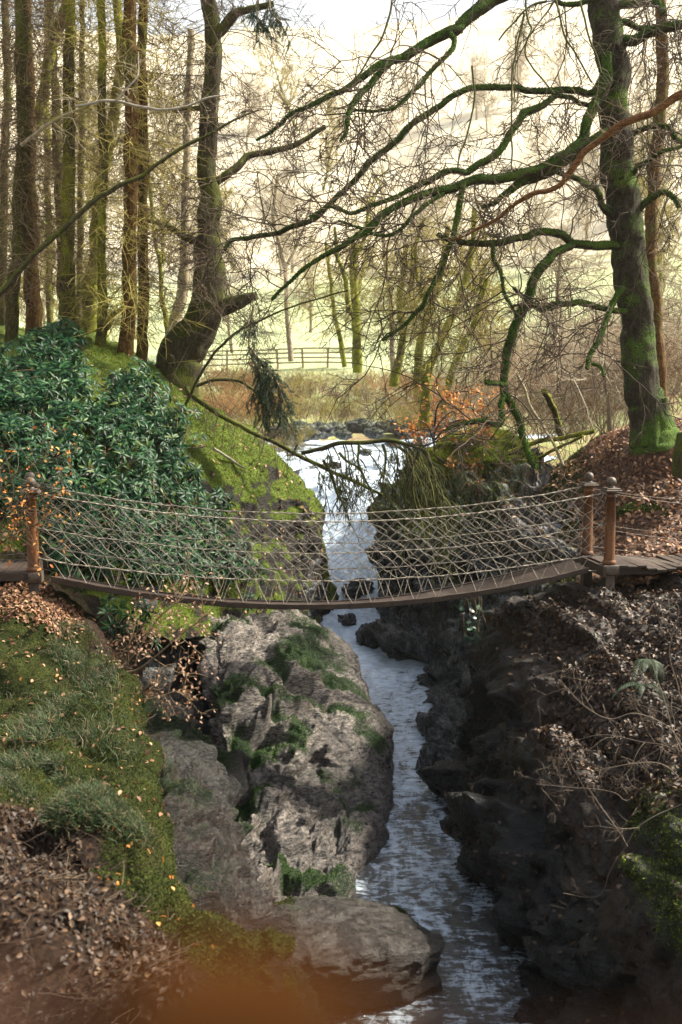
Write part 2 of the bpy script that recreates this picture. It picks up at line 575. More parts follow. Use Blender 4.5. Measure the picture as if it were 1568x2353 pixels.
def land(name, rows, step, amp, mat, attrs, lay=None, flip=False, kind='structure', parent=None, fine=0.02, seed=1, hum=None, dsc=None):
    G = patch(rows, step)
    N = grid_normals(G)
    flip = ((N * -unit(G)).sum(-1)).mean() < 0
    if flip: N = -N
    q = G * 0.55 + seed * 7.7
    d = amp * fbm(q, 3, seed) + amp * 0.5 * fbm(G * 1.7, 3, seed + 3)
    if lay is not None:
        ax, sq, la = lay                   # bedding axis, layers per metre, depth
        ax = np.array(ax) / np.linalg.norm(ax)
        h = (G @ ax) + 0.08 * fbm(G * 0.8, 3, seed + 9)
        side = G - np.outer((G @ ax).ravel(), ax).reshape(G.shape)
        w3 = np.stack([fbm(G * 2.1 + 9 * k, 2, seed + 60 + k) for k in range(3)], -1) * .07
        for f_, am in ((1.0, 1.0), (2.6, .4), (6.5, .15)):
            bv, cr = blocks((side * sq * .33 + h[..., None] * ax * sq) * f_ + w3 * f_ * 1.5 + seed, seed + 5)
            d = d + la * am * (bv + .22 * sstep(0, .15, cr))
        bed = ridged(side * 1.6 + h[..., None] * ax * sq * 4.0 + w3 * 3, 2, seed + 6)      # thin beds standing out
        d = d + .020 * bed * (.4 + sstep(-.3, .5, fbm(G * 1.4, 2, seed + 70)))
    if hum:                                # cushions with creases between
        c = np.abs(vnoise(G * hum[1], seed + 40)) + .5 * np.abs(vnoise(G * hum[1] * 2.3 + 5, seed + 41)) + .25 * np.abs(vnoise(G * hum[1] * 5 + 5, seed + 42))
        d = d + hum[0] * (c - .5)
    d = d - d.mean()
    if dsc is not None:
        d = d * dsc(np.linspace(0, 1, G.shape[0])[:, None], np.linspace(0, 1, G.shape[1])[None])
    d = d + fine * fbm(G * 7, 3, seed + 21)
    V = G + N * d[..., None]
    N2 = grid_normals(V)
    if flip: N2 = -N2
    n, m = V.shape[:2]
    Fc = grid_faces(n, m)
    if not flip: Fc = Fc[:, ::-1]
    Vf, Nf = V.reshape(-1, 3), N2.reshape(-1, 3)
    u = np.repeat(np.linspace(0, 1, n), m)
    v = np.tile(np.linspace(0, 1, m), n)
    moss, soil, wet = attrs(Vf, Nf, u, v)
    one = np.ones(len(Vf))
    at = {'moss': np.clip(moss * one, 0, 1), 'soil': np.clip(soil * one, 0, 1), 'wet': np.clip(wet * one, 0, 1)}
    o = link_mesh(name, Vf, Fc, mat, parent, True, at)
    if kind: o['kind'] = kind
    SURF[name] = (Vf, Fc, Nf, at)
    return o

def proj(V):
    zc = V[:, 1] * CT - V[:, 2] * ST
    yc = V[:, 1] * ST + V[:, 2] * CT
    return 784 + F * V[:, 0] / zc, 1176.5 - F * yc / zc
def inpoly(u, v, poly):
    r = np.zeros(len(u), bool)
    j = len(poly) - 1
    for i in range(len(poly)):
        (a, b), (c, d) = poly[i], poly[j]
        k = ((b > v) != (d > v)) & (u < (c - a) * (v - b) / (d - b + 1e-9) + a)
        r ^= k
        j = i
    return r
WATER_Z = -5.6
# --- near left bank -------------------------------------------------
rows = [
 [W(-7, .3, -1.5), W(-3, .3, -1.6), W(-1.2, .3, -1.7), W(.1, .3, -1.8), W(.6, .3, -2.8), W(.8, .4, -5.9)],
 [W(-6, 3.4, -2.0), P(0, 2310, 3.9), P(300, 2310, 3.9), P(600, 2300, 3.8), P(680, 2450, 3.9), W(.1, 4, -5.9)],
 [W(-6, 4.6, -2.2), P(0, 2130, 4.8), P(250, 2130, 4.8), P(585, 2150, 4.7), P(640, 2300, 5), W(-.3, 5.2, -5.9)],
 [W(-6, 5.5, -2.3), P(0, 2000, 5.6), P(220, 2000, 5.7), P(425, 2060, 5.5), P(465, 2180, 5.8), W(-.7, 6, -5.9)],
 [W(-6, 6.3, -2.3), P(0, 1880, 6.6), P(180, 1890, 6.7), P(345, 1930, 6.6), P(372, 2060, 6.9), W(-1, 7.3, -5.9)],
 [W(-6, 7.2, -2.2), P(0, 1765, 7.3), P(140, 1760, 7.5), P(275, 1840, 7.5), P(345, 1970, 7.8), W(-1.2, 8.2, -5.9)],
 [P(-350, 1640, 8.3), P(0, 1690, 8.3), P(130, 1640, 8.7), P(362, 1725, 8.7), P(345, 1880, 8.8), W(-1.5, 9.5, -5.9)],
 [P(-350, 1530, 9.6), P(0, 1550, 9.7), P(160, 1555, 9.9), P(322, 1640, 9.9), P(338, 1780, 10.1), W(-1.7, 11, -5.9)],
 [P(-350, 1420, 11), P(0, 1430, 11), P(150, 1450, 11.2), P(268, 1540, 11.2), P(325, 1700, 11.6), W(-1.9, 12, -5.9)],
 [P(-350, 1345, 12.2), P(0, 1345, 12.3), P(100, 1350, 12.4), P(188, 1440, 12.4), P(290, 1600, 12.6), W(-2, 13, -5.9)],
 [P(-350, 1250, 13.6), P(0, 1260, 13.6), P(110, 1290, 13.5), P(220, 1410, 13.7), P(340, 1560, 14), W(-1.9, 14.5, -5.9)],
]
def a_bank(V, N, u, v):
    n = fbm(V * 0.8, 3, 11)
    lu, lv = proj(V)
    lu = lu + 60 * n
    edge = np.interp(lv, [1820, 1860, 1900, 1990, 2060, 2200, 2360], [-200, 90, 190, 200, 300, 430, 520])
    litter = sstep(25, -35, lu - edge) * (V[:, 1] > 2)          # brown needles and leaves near left
    red = sstep(10.7, 11.6, V[:, 1])
    moss = 0.62 + 0.55 * n + 0.25 * N[:, 2] - 0.75 * litter - 0.5 * red
    soil = 0.75 + 0.3 * n
    soil = soil - 0.6 * sstep(0.5, 0.1, N[:, 2])
    wet = sstep(.78, 1, v) * 0.8
    return moss - 0.5 * wet, soil, wet
land('bank', rows, .04, .15, M['bank'], a_bank, seed=2, fine=.035, hum=(.3, 1.3), dsc=lambda u, v: 1 - .5 * sstep(.55, 1, v))
# --- gully of brown rock between bank and outcrop --------------------
rows = [
 [P(270, 1560, 14.6), P(400, 1590, 15), P(480, 1620, 15), P(580, 1700, 15)],
 [P(300, 1700, 11.7), P(390, 1700, 12), P(470, 1740, 12), P(550, 1820, 12)],
 [P(325, 1830, 9.9), P(400, 1800, 10.3), P(475, 1840, 10.5), P(560, 1920, 10.8)],
 [P(340, 1960, 8.6), P(410, 1930, 9), P(490, 1960, 9.3), P(590, 2060, 9.6)],
 [P(365, 2120, 7.5), P(440, 2070, 8), P(530, 2090, 8.3), P(640, 2180, 8.9)],
 [P(410, 2330, 6.6), P(500, 2260, 7.2), P(600, 2290, 7.5), P(720, 2340, 8.2)],
 [W(-1.0, 5.6, -5), W(-.6, 6.0, -5.6), W(-.3, 6.5, -5.9), W(.3, 7, -6)],
]
def a_gul(V, N, u, v):
    n = fbm(V * 1.3, 3, 31)
    return 0.36 + 0.7 * n + 0.15 * N[:, 2], 0.3 + .5 * n + .5 * sstep(.38, .55, u), .4 + sstep(.3, .6, u) * 0.6
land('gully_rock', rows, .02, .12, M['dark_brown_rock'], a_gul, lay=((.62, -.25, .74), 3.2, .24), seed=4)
# --- dark back wall of the gully under the bridge ---------------------
rows = [
 [P(250, 1690, 14.5), P(400, 1660, 15.5), P(520, 1650, 17), P(620, 1600, 19.5), P(760, 1520, 21.5)],
 [P(240, 1500, 14.5), P(380, 1510, 15.8), P(500, 1500, 17.5), P(620, 1490, 20), P(745, 1480, 22.3)],
 [P(180, 1395, 14), P(380, 1400, 15.6), P(540, 1395, 18.3), P(650, 1390, 20.5), P(742, 1390, 22.6)],
 [P(180, 1320, 14.4), P(380, 1320, 16.4), P(540, 1310, 18.8), P(650, 1300, 20.8), P(738, 1300, 22.7)],
 [P(180, 1270, 15.5), P(380, 1270, 17.5), P(540, 1250, 19.8), P(640, 1240, 21.8), P(715, 1250, 24)],
]
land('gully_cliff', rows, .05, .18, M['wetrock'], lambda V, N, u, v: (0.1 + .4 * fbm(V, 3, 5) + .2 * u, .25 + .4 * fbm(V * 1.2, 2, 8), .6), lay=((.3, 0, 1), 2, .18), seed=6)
# --- left slope rising to the trees -----------------------------------
rows = [
 [P(-400, 1300, 13.3), P(0, 1300, 13.3), P(200, 1400, 13.8), P(400, 1470, 15.4), P(560, 1440, 18), P(680, 1440, 20.8), P(742, 1440, 22.6), W(.1, 25, -6)],
 [P(-400, 1150, 14.5), P(0, 1150, 14.5), P(200, 1250, 15), P(400, 1300, 16.5), P(560, 1310, 18.7), P(660, 1310, 20.7), P(735, 1290, 22.2), W(-.3, 25.6, -5.2)],
 [P(-400, 1000, 16), P(0, 1000, 16), P(200, 1050, 16.5), P(400, 1100, 18), P(560, 1130, 19.5), P(665, 1190, 20.6), P(730, 1195, 21.8), W(-.6, 26.5, -4.2)],
 [P(-400, 880, 18), P(0, 880, 18), P(200, 900, 18.5), P(400, 960, 19.5), P(530, 1020, 20.5), P(630, 1085, 21.2), P(698, 1125, 22.3), W(-1.0, 28.5, -3.7)],
 [P(-400, 790, 20), P(0, 790, 20), P(200, 800, 20.5), P(390, 870, 21), P(480, 930, 21.8), P(570, 1000, 22.5), P(640, 1055, 23.5), W(-1.5, 31, -3.2)],
 [P(-400, 770, 24), P(0, 770, 24), P(200, 780, 24), P(390, 850, 24), P(450, 915, 25), P(530, 975, 26), P(600, 1022, 28), W(-2.1, 36, -2.9)],
 [W(-24, 34, 1.5), W(-13, 34, 1.2), W(-9, 34, .9), W(-6.5, 34, .2), W(-5, 35, -.8), W(-4.3, 37, -1.8), W(-3.8, 40, -2.5), W(-3, 45, -3)],
 [W(-30, 50, 0), W(-16, 50, -.5), W(-12, 50, -1), W(-9, 50, -1.5), W(-7, 50, -2), W(-5, 51, -2.4), W(-4, 52, -2.7), W(-3, 54, -3)],
]
def a_hill(V, N, u, v):
    n = fbm(V * 0.9, 3, 41)
    cliff = sstep(.45, .1, N[:, 2])
    up = sstep(-.8, .3, V[:, 2])
    moss = 0.95 + 0.45 * n + 0.1 * N[:, 2] - 0.9 * cliff - .25 * up - .5 * sstep(28, 36, V[:, 1]) * sstep(-4, -8, -np.abs(V[:, 0]))
    return moss, 0.75 - 0.8 * cliff + .3 * n, cliff * .6
land('hillside', rows, .075, .2, M['hill'], a_hill, seed=8, fine=.05, hum=(.26, .8))
# --- right headland under the moss boulder ------------------------------
rows = [
 [W(2.4, 36, -3.3), P(960, 1062, 31), P(1010, 1045, 29), P(1100, 1040, 28), P(1180, 1040, 27), P(1250, 1075, 26), P(1400, 1060, 25)],
 [W(1.7, 29.5, -5), P(926, 1110, 27), P(990, 1070, 26), P(1100, 1065, 25), P(1190, 1075, 24), P(1260, 1105, 23), P(1400, 1090, 22)],
 [W(1.1, 26, -5.9), P(884, 1165, 24.6), P(970, 1135, 23.6), P(1090, 1130, 23), P(1190, 1130, 22), P(1270, 1150, 20.5), P(1400, 1140, 19.5)],
 [W(1.05, 25, -6), P(878, 1235, 23.5), P(960, 1210, 22.5), P(1080, 1200, 21.5), P(1180, 1200, 20), P(1270, 1230, 18), P(1380, 1220, 17)],
 [W(1.05, 24, -6), P(882, 1330, 22.6), P(950, 1310, 21.5), P(1050, 1310, 20.5), P(1150, 1300, 18.8), P(1250, 1320, 16), P(1350, 1300, 15.2)],
 [W(1.05, 23, -6), P(892, 1420, 22), P(950, 1420, 21), P(1030, 1420, 19.8), P(1100, 1410, 17.5), P(1200, 1400, 15), P(1340, 1390, 14.4)],
 [W(.85, 22, -6.2), P(875, 1495, 21.2), P(950, 1525, 20), P(1015, 1580, 18.2), P(1080, 1540, 16.8), P(1150, 1520, 15), P(1340, 1500, 13.9)],
 [W(.9, 21, -6.4), W(.9, 20.8, -6.2), W(1.6, 19.4, -6.2), W(1.95, 17.6, -6.2), W(2.2, 16.6, -6.2), W(2.6, 15.4, -6.2), W(3.6, 14.4, -6)],
]
def a_head(V, N, u, v):
    n = fbm(V * 1.0, 3, 51)
    hi = sstep(-3.9, -2.5, V[:, 2])
    litter = sstep(.62, .8, v) * hi
    return 0.1 + .6 * hi + .6 * n * hi + .1 * N[:, 2] - .5 * litter, .15 + .7 * hi + .3 * n + .4 * litter, 1 - hi * .9
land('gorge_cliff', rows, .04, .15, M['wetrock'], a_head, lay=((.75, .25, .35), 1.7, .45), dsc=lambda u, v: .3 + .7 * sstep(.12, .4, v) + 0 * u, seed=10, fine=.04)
# --- buttress of wet rock in the gorge ----------------------------------
rows = [
 [W(2.2, 17.2, -6), P(1035, 1590, 17), P(1060, 1570, 16.8), P(1100, 1545, 16.6), P(1160, 1530, 16.5)],
 [W(1.6, 16.4, -6), P(992, 1640, 16.2), P(1030, 1600, 16), P(1085, 1575, 15.7), P(1150, 1560, 15.4)],
 [W(1.4, 15.4, -6), P(984, 1690, 15.4), P(1020, 1650, 15.1), P(1075, 1630, 14.7), P(1150, 1620, 14.3)],
 [W(1.4, 14.6, -6), P(990, 1740, 14.7), P(1030, 1730, 14.4), P(1075, 1720, 14.1), P(1150, 1720, 13.5)],
 [W(1.7, 13.9, -6), P(1048, 1800, 13.9), P(1065, 1800, 13.7), P(1095, 1800, 13.4), P(1150, 1800, 13)],
]
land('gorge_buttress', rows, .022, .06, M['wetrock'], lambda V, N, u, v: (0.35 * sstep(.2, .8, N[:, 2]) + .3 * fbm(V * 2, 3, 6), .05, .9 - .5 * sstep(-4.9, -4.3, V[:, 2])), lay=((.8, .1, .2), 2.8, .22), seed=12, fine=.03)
# --- right near cliff ----------------------------------------------------
rows = [
 [W(2.3, 17, -6.2), P(1112, 1540, 15), P(1114, 1460, 15), P(1120, 1405, 15), P(1210, 1375, 15), P(1340, 1350, 15), P(1600, 1330, 15)],
 [W(1.7, 14, -6.2), P(1088, 1700, 14), P(1106, 1560, 14), P(1130, 1425, 13.8), P(1230, 1378, 13.5), P(1370, 1352, 13.3), P(1640, 1325, 13.6)],
 [W(1.6, 13, -6.2), P(1070, 1830, 13), P(1120, 1650, 12.8), P(1190, 1500, 12.5), P(1300, 1430, 12.4), P(1450, 1400, 12.3), P(1700, 1370, 12.5)],
 [W(1.5, 12, -6.2), P(1058, 1930, 12), P(1150, 1750, 11.7), P(1250, 1620, 11.3), P(1360, 1560, 11.1), P(1500, 1500, 11), P(1800, 1450, 11.1)],
 [W(1.55, 11, -6.2), P(1085, 2040, 10.8), P(1200, 1850, 10.3), P(1310, 1750, 10), P(1420, 1700, 9.8), P(1568, 1640, 9.6), P(1900, 1580, 9.8)],
 [W(1.6, 10, -6.2), P(1130, 2130, 9.8), P(1250, 1970, 9.3), P(1340, 1880, 9), P(1470, 1830, 8.7), P(1620, 1780, 8.4), P(2000, 1700, 8.6)],
 [W(1.6, 9, -6.2), P(1165, 2260, 8.9), P(1300, 2130, 8.5), P(1400, 2030, 8.1), P(1470, 1920, 7.6), P(1620, 1880, 7.3), P(2050, 1850, 7.5)],
 [W(1.65, 7.5, -6.2), P(1230, 2440, 7.8), P(1360, 2290, 7.5), P(1440, 2170, 7.1), P(1540, 2080, 6.7), P(1720, 2040, 6.4), P(2200, 2000, 6.6)],
 [W(1.7, 5, -6.2), W(1.9, 4.8, -5.4), W(2.2, 4.6, -4.7), W(2.5, 4.4, -4.2), W(2.9, 4.2, -3.6), W(3.5, 4, -3.2), W(7, 4, -3)],
]
def a_right(V, N, u, v):
    n = fbm(V * 0.9, 3, 61)
    knoll = sstep(9.2, 8.2, V[:, 1]) * sstep(.45, .6, v)
    dark = sstep(.44, .3, v + .08 * n)
    moss = .2 + .55 * n + .75 * knoll - .2 * dark
    return moss, .95 - .9 * dark + .3 * n, .2 + .7 * dark * (1 - knoll)
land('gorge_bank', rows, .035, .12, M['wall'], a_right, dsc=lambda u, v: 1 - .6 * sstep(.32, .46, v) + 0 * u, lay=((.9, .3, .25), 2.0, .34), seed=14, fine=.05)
# --- leaf covered slope right of the bridge ------------------------------
rows = [
 [P(1200, 1375, 15), P(1300, 1345, 14), P(1400, 1332, 13.4), P(1500, 1326, 13), P(1720, 1320, 13), W(10, 13, -2.2)],
 [P(1265, 1240, 17.2), P(1310, 1250, 16), P(1400, 1268, 15), P(1500, 1268, 14.6), P(1720, 1262, 14.6), W(10, 15, -1.6)],
 [P(1245, 1130, 20), P(1320, 1130, 18), P(1400, 1135, 16.6), P(1500, 1130, 16), P(1720, 1120, 16), W(11, 17, -.8)],
 [P(1285, 1075, 21.5), P(1345, 1055, 19.6), P(1420, 1022, 18), P(1500, 1003, 17.2), P(1720, 985, 17.2), W(12, 18.5, -.2)],
 [P(1320, 1060, 25), P(1380, 1010, 23), P(1450, 993, 20.5), P(1520, 975, 20), P(1720, 960, 20), W(13, 22, .2)],
 [W(6, 32, -2.9), W(8, 30, -1.8), W(9.5, 28, -1), W(12, 28, -.5), W(18, 31, 0.2), W(26, 31, 1)],
]
def a_slope(V, N, u, v):
    n = fbm(V * 0.8, 3, 71)
    left = sstep(.3, .1, v)
    return .05 + .55 * left + .5 * n * (1 - .3 * left), .95, .0
land('leafy_slope', rows, .05, .1, M['slope'], a_slope, seed=16, fine=.05, hum=(.12, 1.1))

# ------------------------------------------------------------------ river: one sheet, falling over the rapids
def water_z(y):
    ys = [0, 20, 21.5, 23, 24.5, 26, 28, 31, 34, 38, 46, 60, 80, 120]
    zs = [-5.6, -5.6, -5.52, -5.38, -5.3, -4.95, -4.6, -4.1, -3.75, -3.35, -2.95, -2.68, -2.6, -2.6]
    return np.interp(y, ys, zs)
def river(name, x0f, x1f, ys, nx):
    t = np.linspace(0, 1, nx)
    x0, x1 = x0f(ys), x1f(ys)
    X = x0[:, None] * (1 - t) + x1[:, None] * t
    Y = np.repeat(ys[:, None], nx, 1)
    rap = sstep(18.5, 23, Y) * (1 - .55 * sstep(38, 52, Y))
    G = np.stack([X, Y, np.zeros_like(X)], -1)
    z = water_z(Y)
    slow = (fbm(G * np.array([2.2, 6.5, 1]), 4, 90) * .035 + .014 * ridged(G * np.array([7, 13, 1.]), 3, 93)) * (1 - rap)
    fast = rap * (.2 * fbm(G * np.array([1.3, .8, 1]), 4, 91) + .12 * ridged(G * np.array([2.6, 1.8, 1]), 4, 92))
    Z = z + slow + fast
    V = np.stack([X, Y, Z], -1).reshape(-1, 3)
    fo = (.39 + .19 * sstep(9, 19, Y) + rap * (.40 - .34 * sstep(27, 42, Y)) + (.1 + .75 * rap) * fbm(G * np.array([2.2, .8, 1]), 4, 95) + .35 * rap * ridged(G * np.array([2.6, .8, 1]), 3, 96)).reshape(-1)  # real foam on the rapids, painted sky sheen on the slow water
    o = link_mesh(name, V, grid_faces(len(ys), nx)[:, ::-1], M['water'], None, True, {'foam_sheen': np.clip(fo, 0, 1)})
    return tag(o, kind='structure')
t = NT('river_water', 0.08, 0.9)
n1 = t.noise(5, 5, .6, stretch=(1, 1.6, 1))
n2 = t.noise(14, 6, .65, stretch=(1, 1.8, 1))
n3 = t.noise(2.5, 7, .7, stretch=(1.6, .7, 1), dist=1.2)
fo = t.math('ADD', t.attr('foam_sheen'), t.math('MULTIPLY_ADD', n3, .9, -.45))
sheen_dash = t.noise(7, 7, .72, stretch=(.75, 2.1, 1), dist=.3)
fo = t.math('ADD', fo, t.math('MULTIPLY_ADD', sheen_dash, 1.1, -.55))  # pale dashes paint the sky's reflection on ripples into the colour
ff = t.ramp(fo, [(.36, 0), (.46, .45), (.68, 1)])
col = t.mix(ff, t.mix(n1, (.014, .014, .014), (.04, .04, .036)), t.mix(t.ramp(n1, [(.35, 0), (.62, 1)]), (.36, .44, .53), (.60, .70, .81)))
nb = t.bump(n2, .55, .05, t.bump(n1, .5, .12))
M['water'] = t.done(col, t.mix(ff, (.06,) * 3, (.55,) * 3), nb)
ys = np.concatenate([np.arange(2, 30, .045), np.arange(30, 70, .12)])
def xl(y): return np.interp(y, [0, 20, 24, 28, 36, 50, 60, 70], [-3, -2.6, -1.6, -1.2, -2.6, -5, -6, -9])
def xr(y): return np.interp(y, [0, 20, 24, 28, 34, 40, 50, 60, 70], [3, 3, 1.8, 1.9, 3.2, 6, 14, 24, 34])
river('river', xl, xr, ys, 110)

# ------------------------------------------------------------------ the land all round, meadow and far hillside
xs = np.concatenate([np.linspace(-190, -30, 40)[:-1], np.linspace(-30, 40, 110), np.linspace(40, 190, 40)[1:]])
yg = np.concatenate([np.linspace(-40, 20, 20)[:-1], np.linspace(20, 100, 130), np.linspace(100, 300, 60)[1:]])
X, Y = np.meshgrid(xs, yg)
def ground_z(X, Y):
    near = np.where(Y < 22, -6.8, np.interp(Y, [22, 34, 46], [-6.8, -4.6, -3.4]))
    lift = sstep(7, 13, np.abs(X - 0.5))
    near = near * (1 - lift) + lift * np.interp(Y, [-40, 4, 13, 22, 34, 48], [-3.2, -3.2, -3, -2.4, -2.4, -2.6])
    rx = np.interp(Y, [40, 52, 58, 62], [1, 4, 10, 30])
    bed = sstep(1, 0, np.abs(Y - (51 + 9 * sstep(0, 14, X) + .12 * np.maximum(X - 14, 0))) / 7) * sstep(-9, -3, X)
    far = np.interp(Y, [40, 62, 68, 76, 100, 150, 200, 300], [-2.7, -2.4, -1.2, 1.5, 6.2, 18, 46, 104])
    far = far + 1.0 * fbm(np.stack([X * .05, Y * .05, X * 0], -1), 3, 77) * sstep(60, 90, Y) + 7 * fbm(np.stack([X * .012, Y * .012, X * 0], -1), 2, 78) * sstep(130, 220, Y)
    far = far + np.maximum(X - 6, 0) * .12 * sstep(40, 70, Y)
    k = sstep(40, 50, Y)
    z = near * (1 - k) + far * k
    return z - 1.3 * bed * k
Z = ground_z(X, Y)
V = np.stack([X, Y, Z], -1)
t = NT('meadow_grass', .95, .1)
n1 = t.noise(.12, 5, .6)
n2 = t.noise(2.2, 6, .7)
sp = t.t.nodes.new('ShaderNodeSeparateXYZ')
t.t.links.new(t.co.outputs['Object'], sp.inputs[0])
green = t.ramp(t.math('MULTIPLY_ADD', n1, .6, t.math('MULTIPLY', n2, .4)), [(.35, (.24, .28, .13)), (.6, (.40, .43, .24))])
brown = t.ramp(t.math('MULTIPLY_ADD', n2, .6, t.math('MULTIPLY', t.noise(.5, 4, .6), .4)), [(.36, (.12, .08, .045)), (.46, (.24, .18, .10)), (.54, (.20, .23, .08)), (.64, (.36, .32, .19))])
dry = t.ramp(t.math('MULTIPLY_ADD', n1, .5, t.math('MULTIPLY', n2, .5)), [(.32, (.30, .23, .15)), (.45, (.50, .43, .31)), (.58, (.60, .54, .41)), (.7, (.42, .38, .25))])  # dry grass, paled further so haze fade is put into the hill colour
yy = t.math('ADD', sp.outputs[1], t.math('MULTIPLY_ADD', n1, 40, -20))
c = t.mix(t.ramp(t.math('DIVIDE', yy, 200), [(.33, 0), (.37, 1)]), brown, green)
c = t.mix(t.ramp(t.math('DIVIDE', yy, 200), [(.62, 0), (.75, 1)]), c, dry)
M['meadow'] = t.done(c, None, t.bump(n2, .8, .3))
tag(link_mesh('ground', V.reshape(-1, 3), grid_faces(*X.shape)[:, ::-1], M['meadow']), kind='structure')

# ------------------------------------------------------------------ damp air between here and the hill
hz = Acc()
box(hz, (0, 130, 48), (189, 0, 0), (0, 169, 0), (0, 0, 64))
m = bpy.data.materials.new('damp_air')
m.use_nodes = True
m.node_tree.nodes.clear()
o_ = m.node_tree.nodes.new('ShaderNodeOutputMaterial')
pv = m.node_tree.nodes.new('ShaderNodeVolumePrincipled')
pv.inputs['Color'].default_value = (1.0, .97, .93, 1)
pv.inputs['Density'].default_value = 0.0002
pv.inputs['Anisotropy'].default_value = 0.3
m.node_tree.links.new(pv.outputs[0], o_.inputs['Volume'])
HAZE = tag(obj('haze', hz, m, None, False), kind='stuff')
# ------------------------------------------------------------------ rocks that stand in the gorge
rock = land('rock_outcrop', [
 [W(-2.2, 20.4, -5.9), P(470, 1455, 18.8), P(560, 1425, 19.4), P(650, 1405, 20.4), P(700, 1415, 21), P(745, 1448, 21.8), W(0, 22.3, -5.9)],
 [W(-2, 18, -5.9), P(485, 1460, 16.5), P(580, 1432, 17), P(690, 1440, 18), P(775, 1475, 19), P(815, 1512, 19), W(.33, 19, -5.9)],
 [W(-1.9, 16.5, -5.9), P(482, 1540, 15), P(590, 1520, 15.3), P(720, 1530, 16.3), P(815, 1555, 17), P(833, 1600, 17), W(.4, 17, -5.9)],
 [W(-1.8, 15, -5.9), P(492, 1640, 13.6), P(600, 1610, 14), P(740, 1610, 14.8), P(850, 1620, 15.4), P(886, 1690, 15.3), W(.6, 15.5, -5.9)],
 [W(-1.7, 13.6, -5.9), P(500, 1760, 12.6), P(620, 1715, 12.9), P(760, 1700, 13.6), P(862, 1690, 14.2), P(897, 1770, 14.0), W(.7, 14.2, -5.9)],
 [W(-1.6, 12.6, -5.9), P(505, 1860, 11.8), P(640, 1835, 12), P(760, 1830, 12.5), P(845, 1800, 13), P(890, 1850, 12.8), W(.6, 12.9, -5.9)],
 [W(-1.5, 12, -5.9), P(520, 1975, 10.8), P(645, 1975, 10.8), P(755, 1965, 11.0), P(818, 1945, 11.3), P(850, 1965, 11.4), W(.33, 11.5, -5.9)],
 [W(-1.5, 10.6, -6), P(540, 2080, 9.8), P(650, 2075, 9.9), P(750, 2060, 10.2), P(812, 2040, 10.6), W(.24, 10.8, -5.9), W(.3, 10.9, -6)],
 [W(-1.4, 9.6, -6.1), W(-1.0, 9.4, -6.1), W(-.5, 9.5, -6.1), W(-.1, 9.8, -6.1), W(.15, 10.2, -6.1), W(.25, 10.5, -6.1), W(.3, 10.7, -6.1)],
], .017, .15, M['rock'], lambda V, N, u, v: (
    .27 + .8 * fbm(V * 1.7, 3, 101) + .45 * np.exp(-((u - .37) / .12) ** 2 - ((v - .62) / .09) ** 2) + .28 * sstep(.45, .8, v) * sstep(-5.0, -4.2, V[:, 2]) + .15 * N[:, 2] - .5 * sstep(.82, .9, v),
    .08 + .3 * fbm(V * 1.1, 3, 103),
    np.clip(sstep(-4.6, -5.5, V[:, 2]) * .9 + sstep(.72, .85, v) * .9 + sstep(-.1, .35, fbm(V * 1.3, 3, 104)) * .9, 0, 1)),
    lay=((.62, -.25, .74), 3.2, .21), kind=None, seed=20, fine=.03, dsc=lambda u, v: 1 - .65 * sstep(.62, .8, v))
tag(rock, 'pinkish grey banded rock with moss patches rising beside the narrow river', 'rock')
slab = land('rock_slab', [
 [W(-1, 10.6, -6), W(-.4, 10.8, -6), W(.1, 10.9, -6), W(.6, 10.6, -6), W(.9, 10.2, -6)],
 [P(545, 2085, 9.7), P(700, 2072, 9.9), P(815, 2062, 10), P(900, 2088, 9.8), P(965, 2125, 9.5)],
 [P(550, 2125, 9), P(700, 2115, 9.1), P(830, 2110, 9.3), P(950, 2130, 9.2), P(1018, 2140, 9.2)],
 [P(570, 2180, 8.4), P(700, 2175, 8.5), P(830, 2170, 8.6), P(950, 2172, 8.8), P(1024, 2165, 8.95)],
 [P(590, 2250, 8.2), P(700, 2240, 8.3), P(830, 2235, 8.4), P(950, 2225, 8.6), P(1020, 2215, 8.8)],
 [W(-.9, 8.3, -6), W(-.3, 8.5, -6), W(.2, 8.5, -6), W(.6, 8.6, -6), W(.9, 8.8, -6)],
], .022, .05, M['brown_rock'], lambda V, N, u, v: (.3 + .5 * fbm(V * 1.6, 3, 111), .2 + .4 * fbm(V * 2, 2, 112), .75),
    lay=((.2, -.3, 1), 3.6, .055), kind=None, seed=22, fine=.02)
tag(slab, 'low flat wet rock slab jutting into the river at the front', 'rock')

def boulder(name, c, r, mat, att, label, cat, n=46, amp=.22, lump=1.6, seed=1):
    th = np.linspace(0, 2 * math.pi, n * 2 + 1)
    ph = np.linspace(-math.pi / 2, math.pi / 2, n)
    a, b = np.meshgrid(th, ph)
    D = np.stack([np.cos(b) * np.cos(a), np.cos(b) * np.sin(a), np.sin(b)], -1)
    d = 1 + amp * fbm(D * lump + seed, 3, seed) + amp * .6 * ridged(D * lump * 1.8 + seed, 3, seed + 1)
    V = np.array(c) + D * d[..., None] * np.array(r)
    N = grid_normals(V)
    if (N * D).sum() < 0: N = -N
    Vf, Nf = V.reshape(-1, 3), N.reshape(-1, 3)
    Fc = grid_faces(*V.shape[:2])
    at = dict(zip(('moss', 'soil', 'wet'), [np.clip(q * np.ones(len(Vf)), 0, 1) for q in att(Vf, Nf, 0, 0)]))
    o = link_mesh(name, Vf, Fc, mat, None, True, at)
    SURF[label] = (Vf, Fc, Nf, at)
    return tag(o, label, cat)
t = NT('bright_moss', .97, .1)
n1, n3 = t.noise(3, 5, .6), t.noise(40, 5, .7)
mossc = t.ramp(t.math('MULTIPLY_ADD', n1, .6, t.math('MULTIPLY', n3, .4)), [(.32, (.025, .035, .006)), (.5, (.08, .11, .012)), (.66, (.15, .19, .022))])
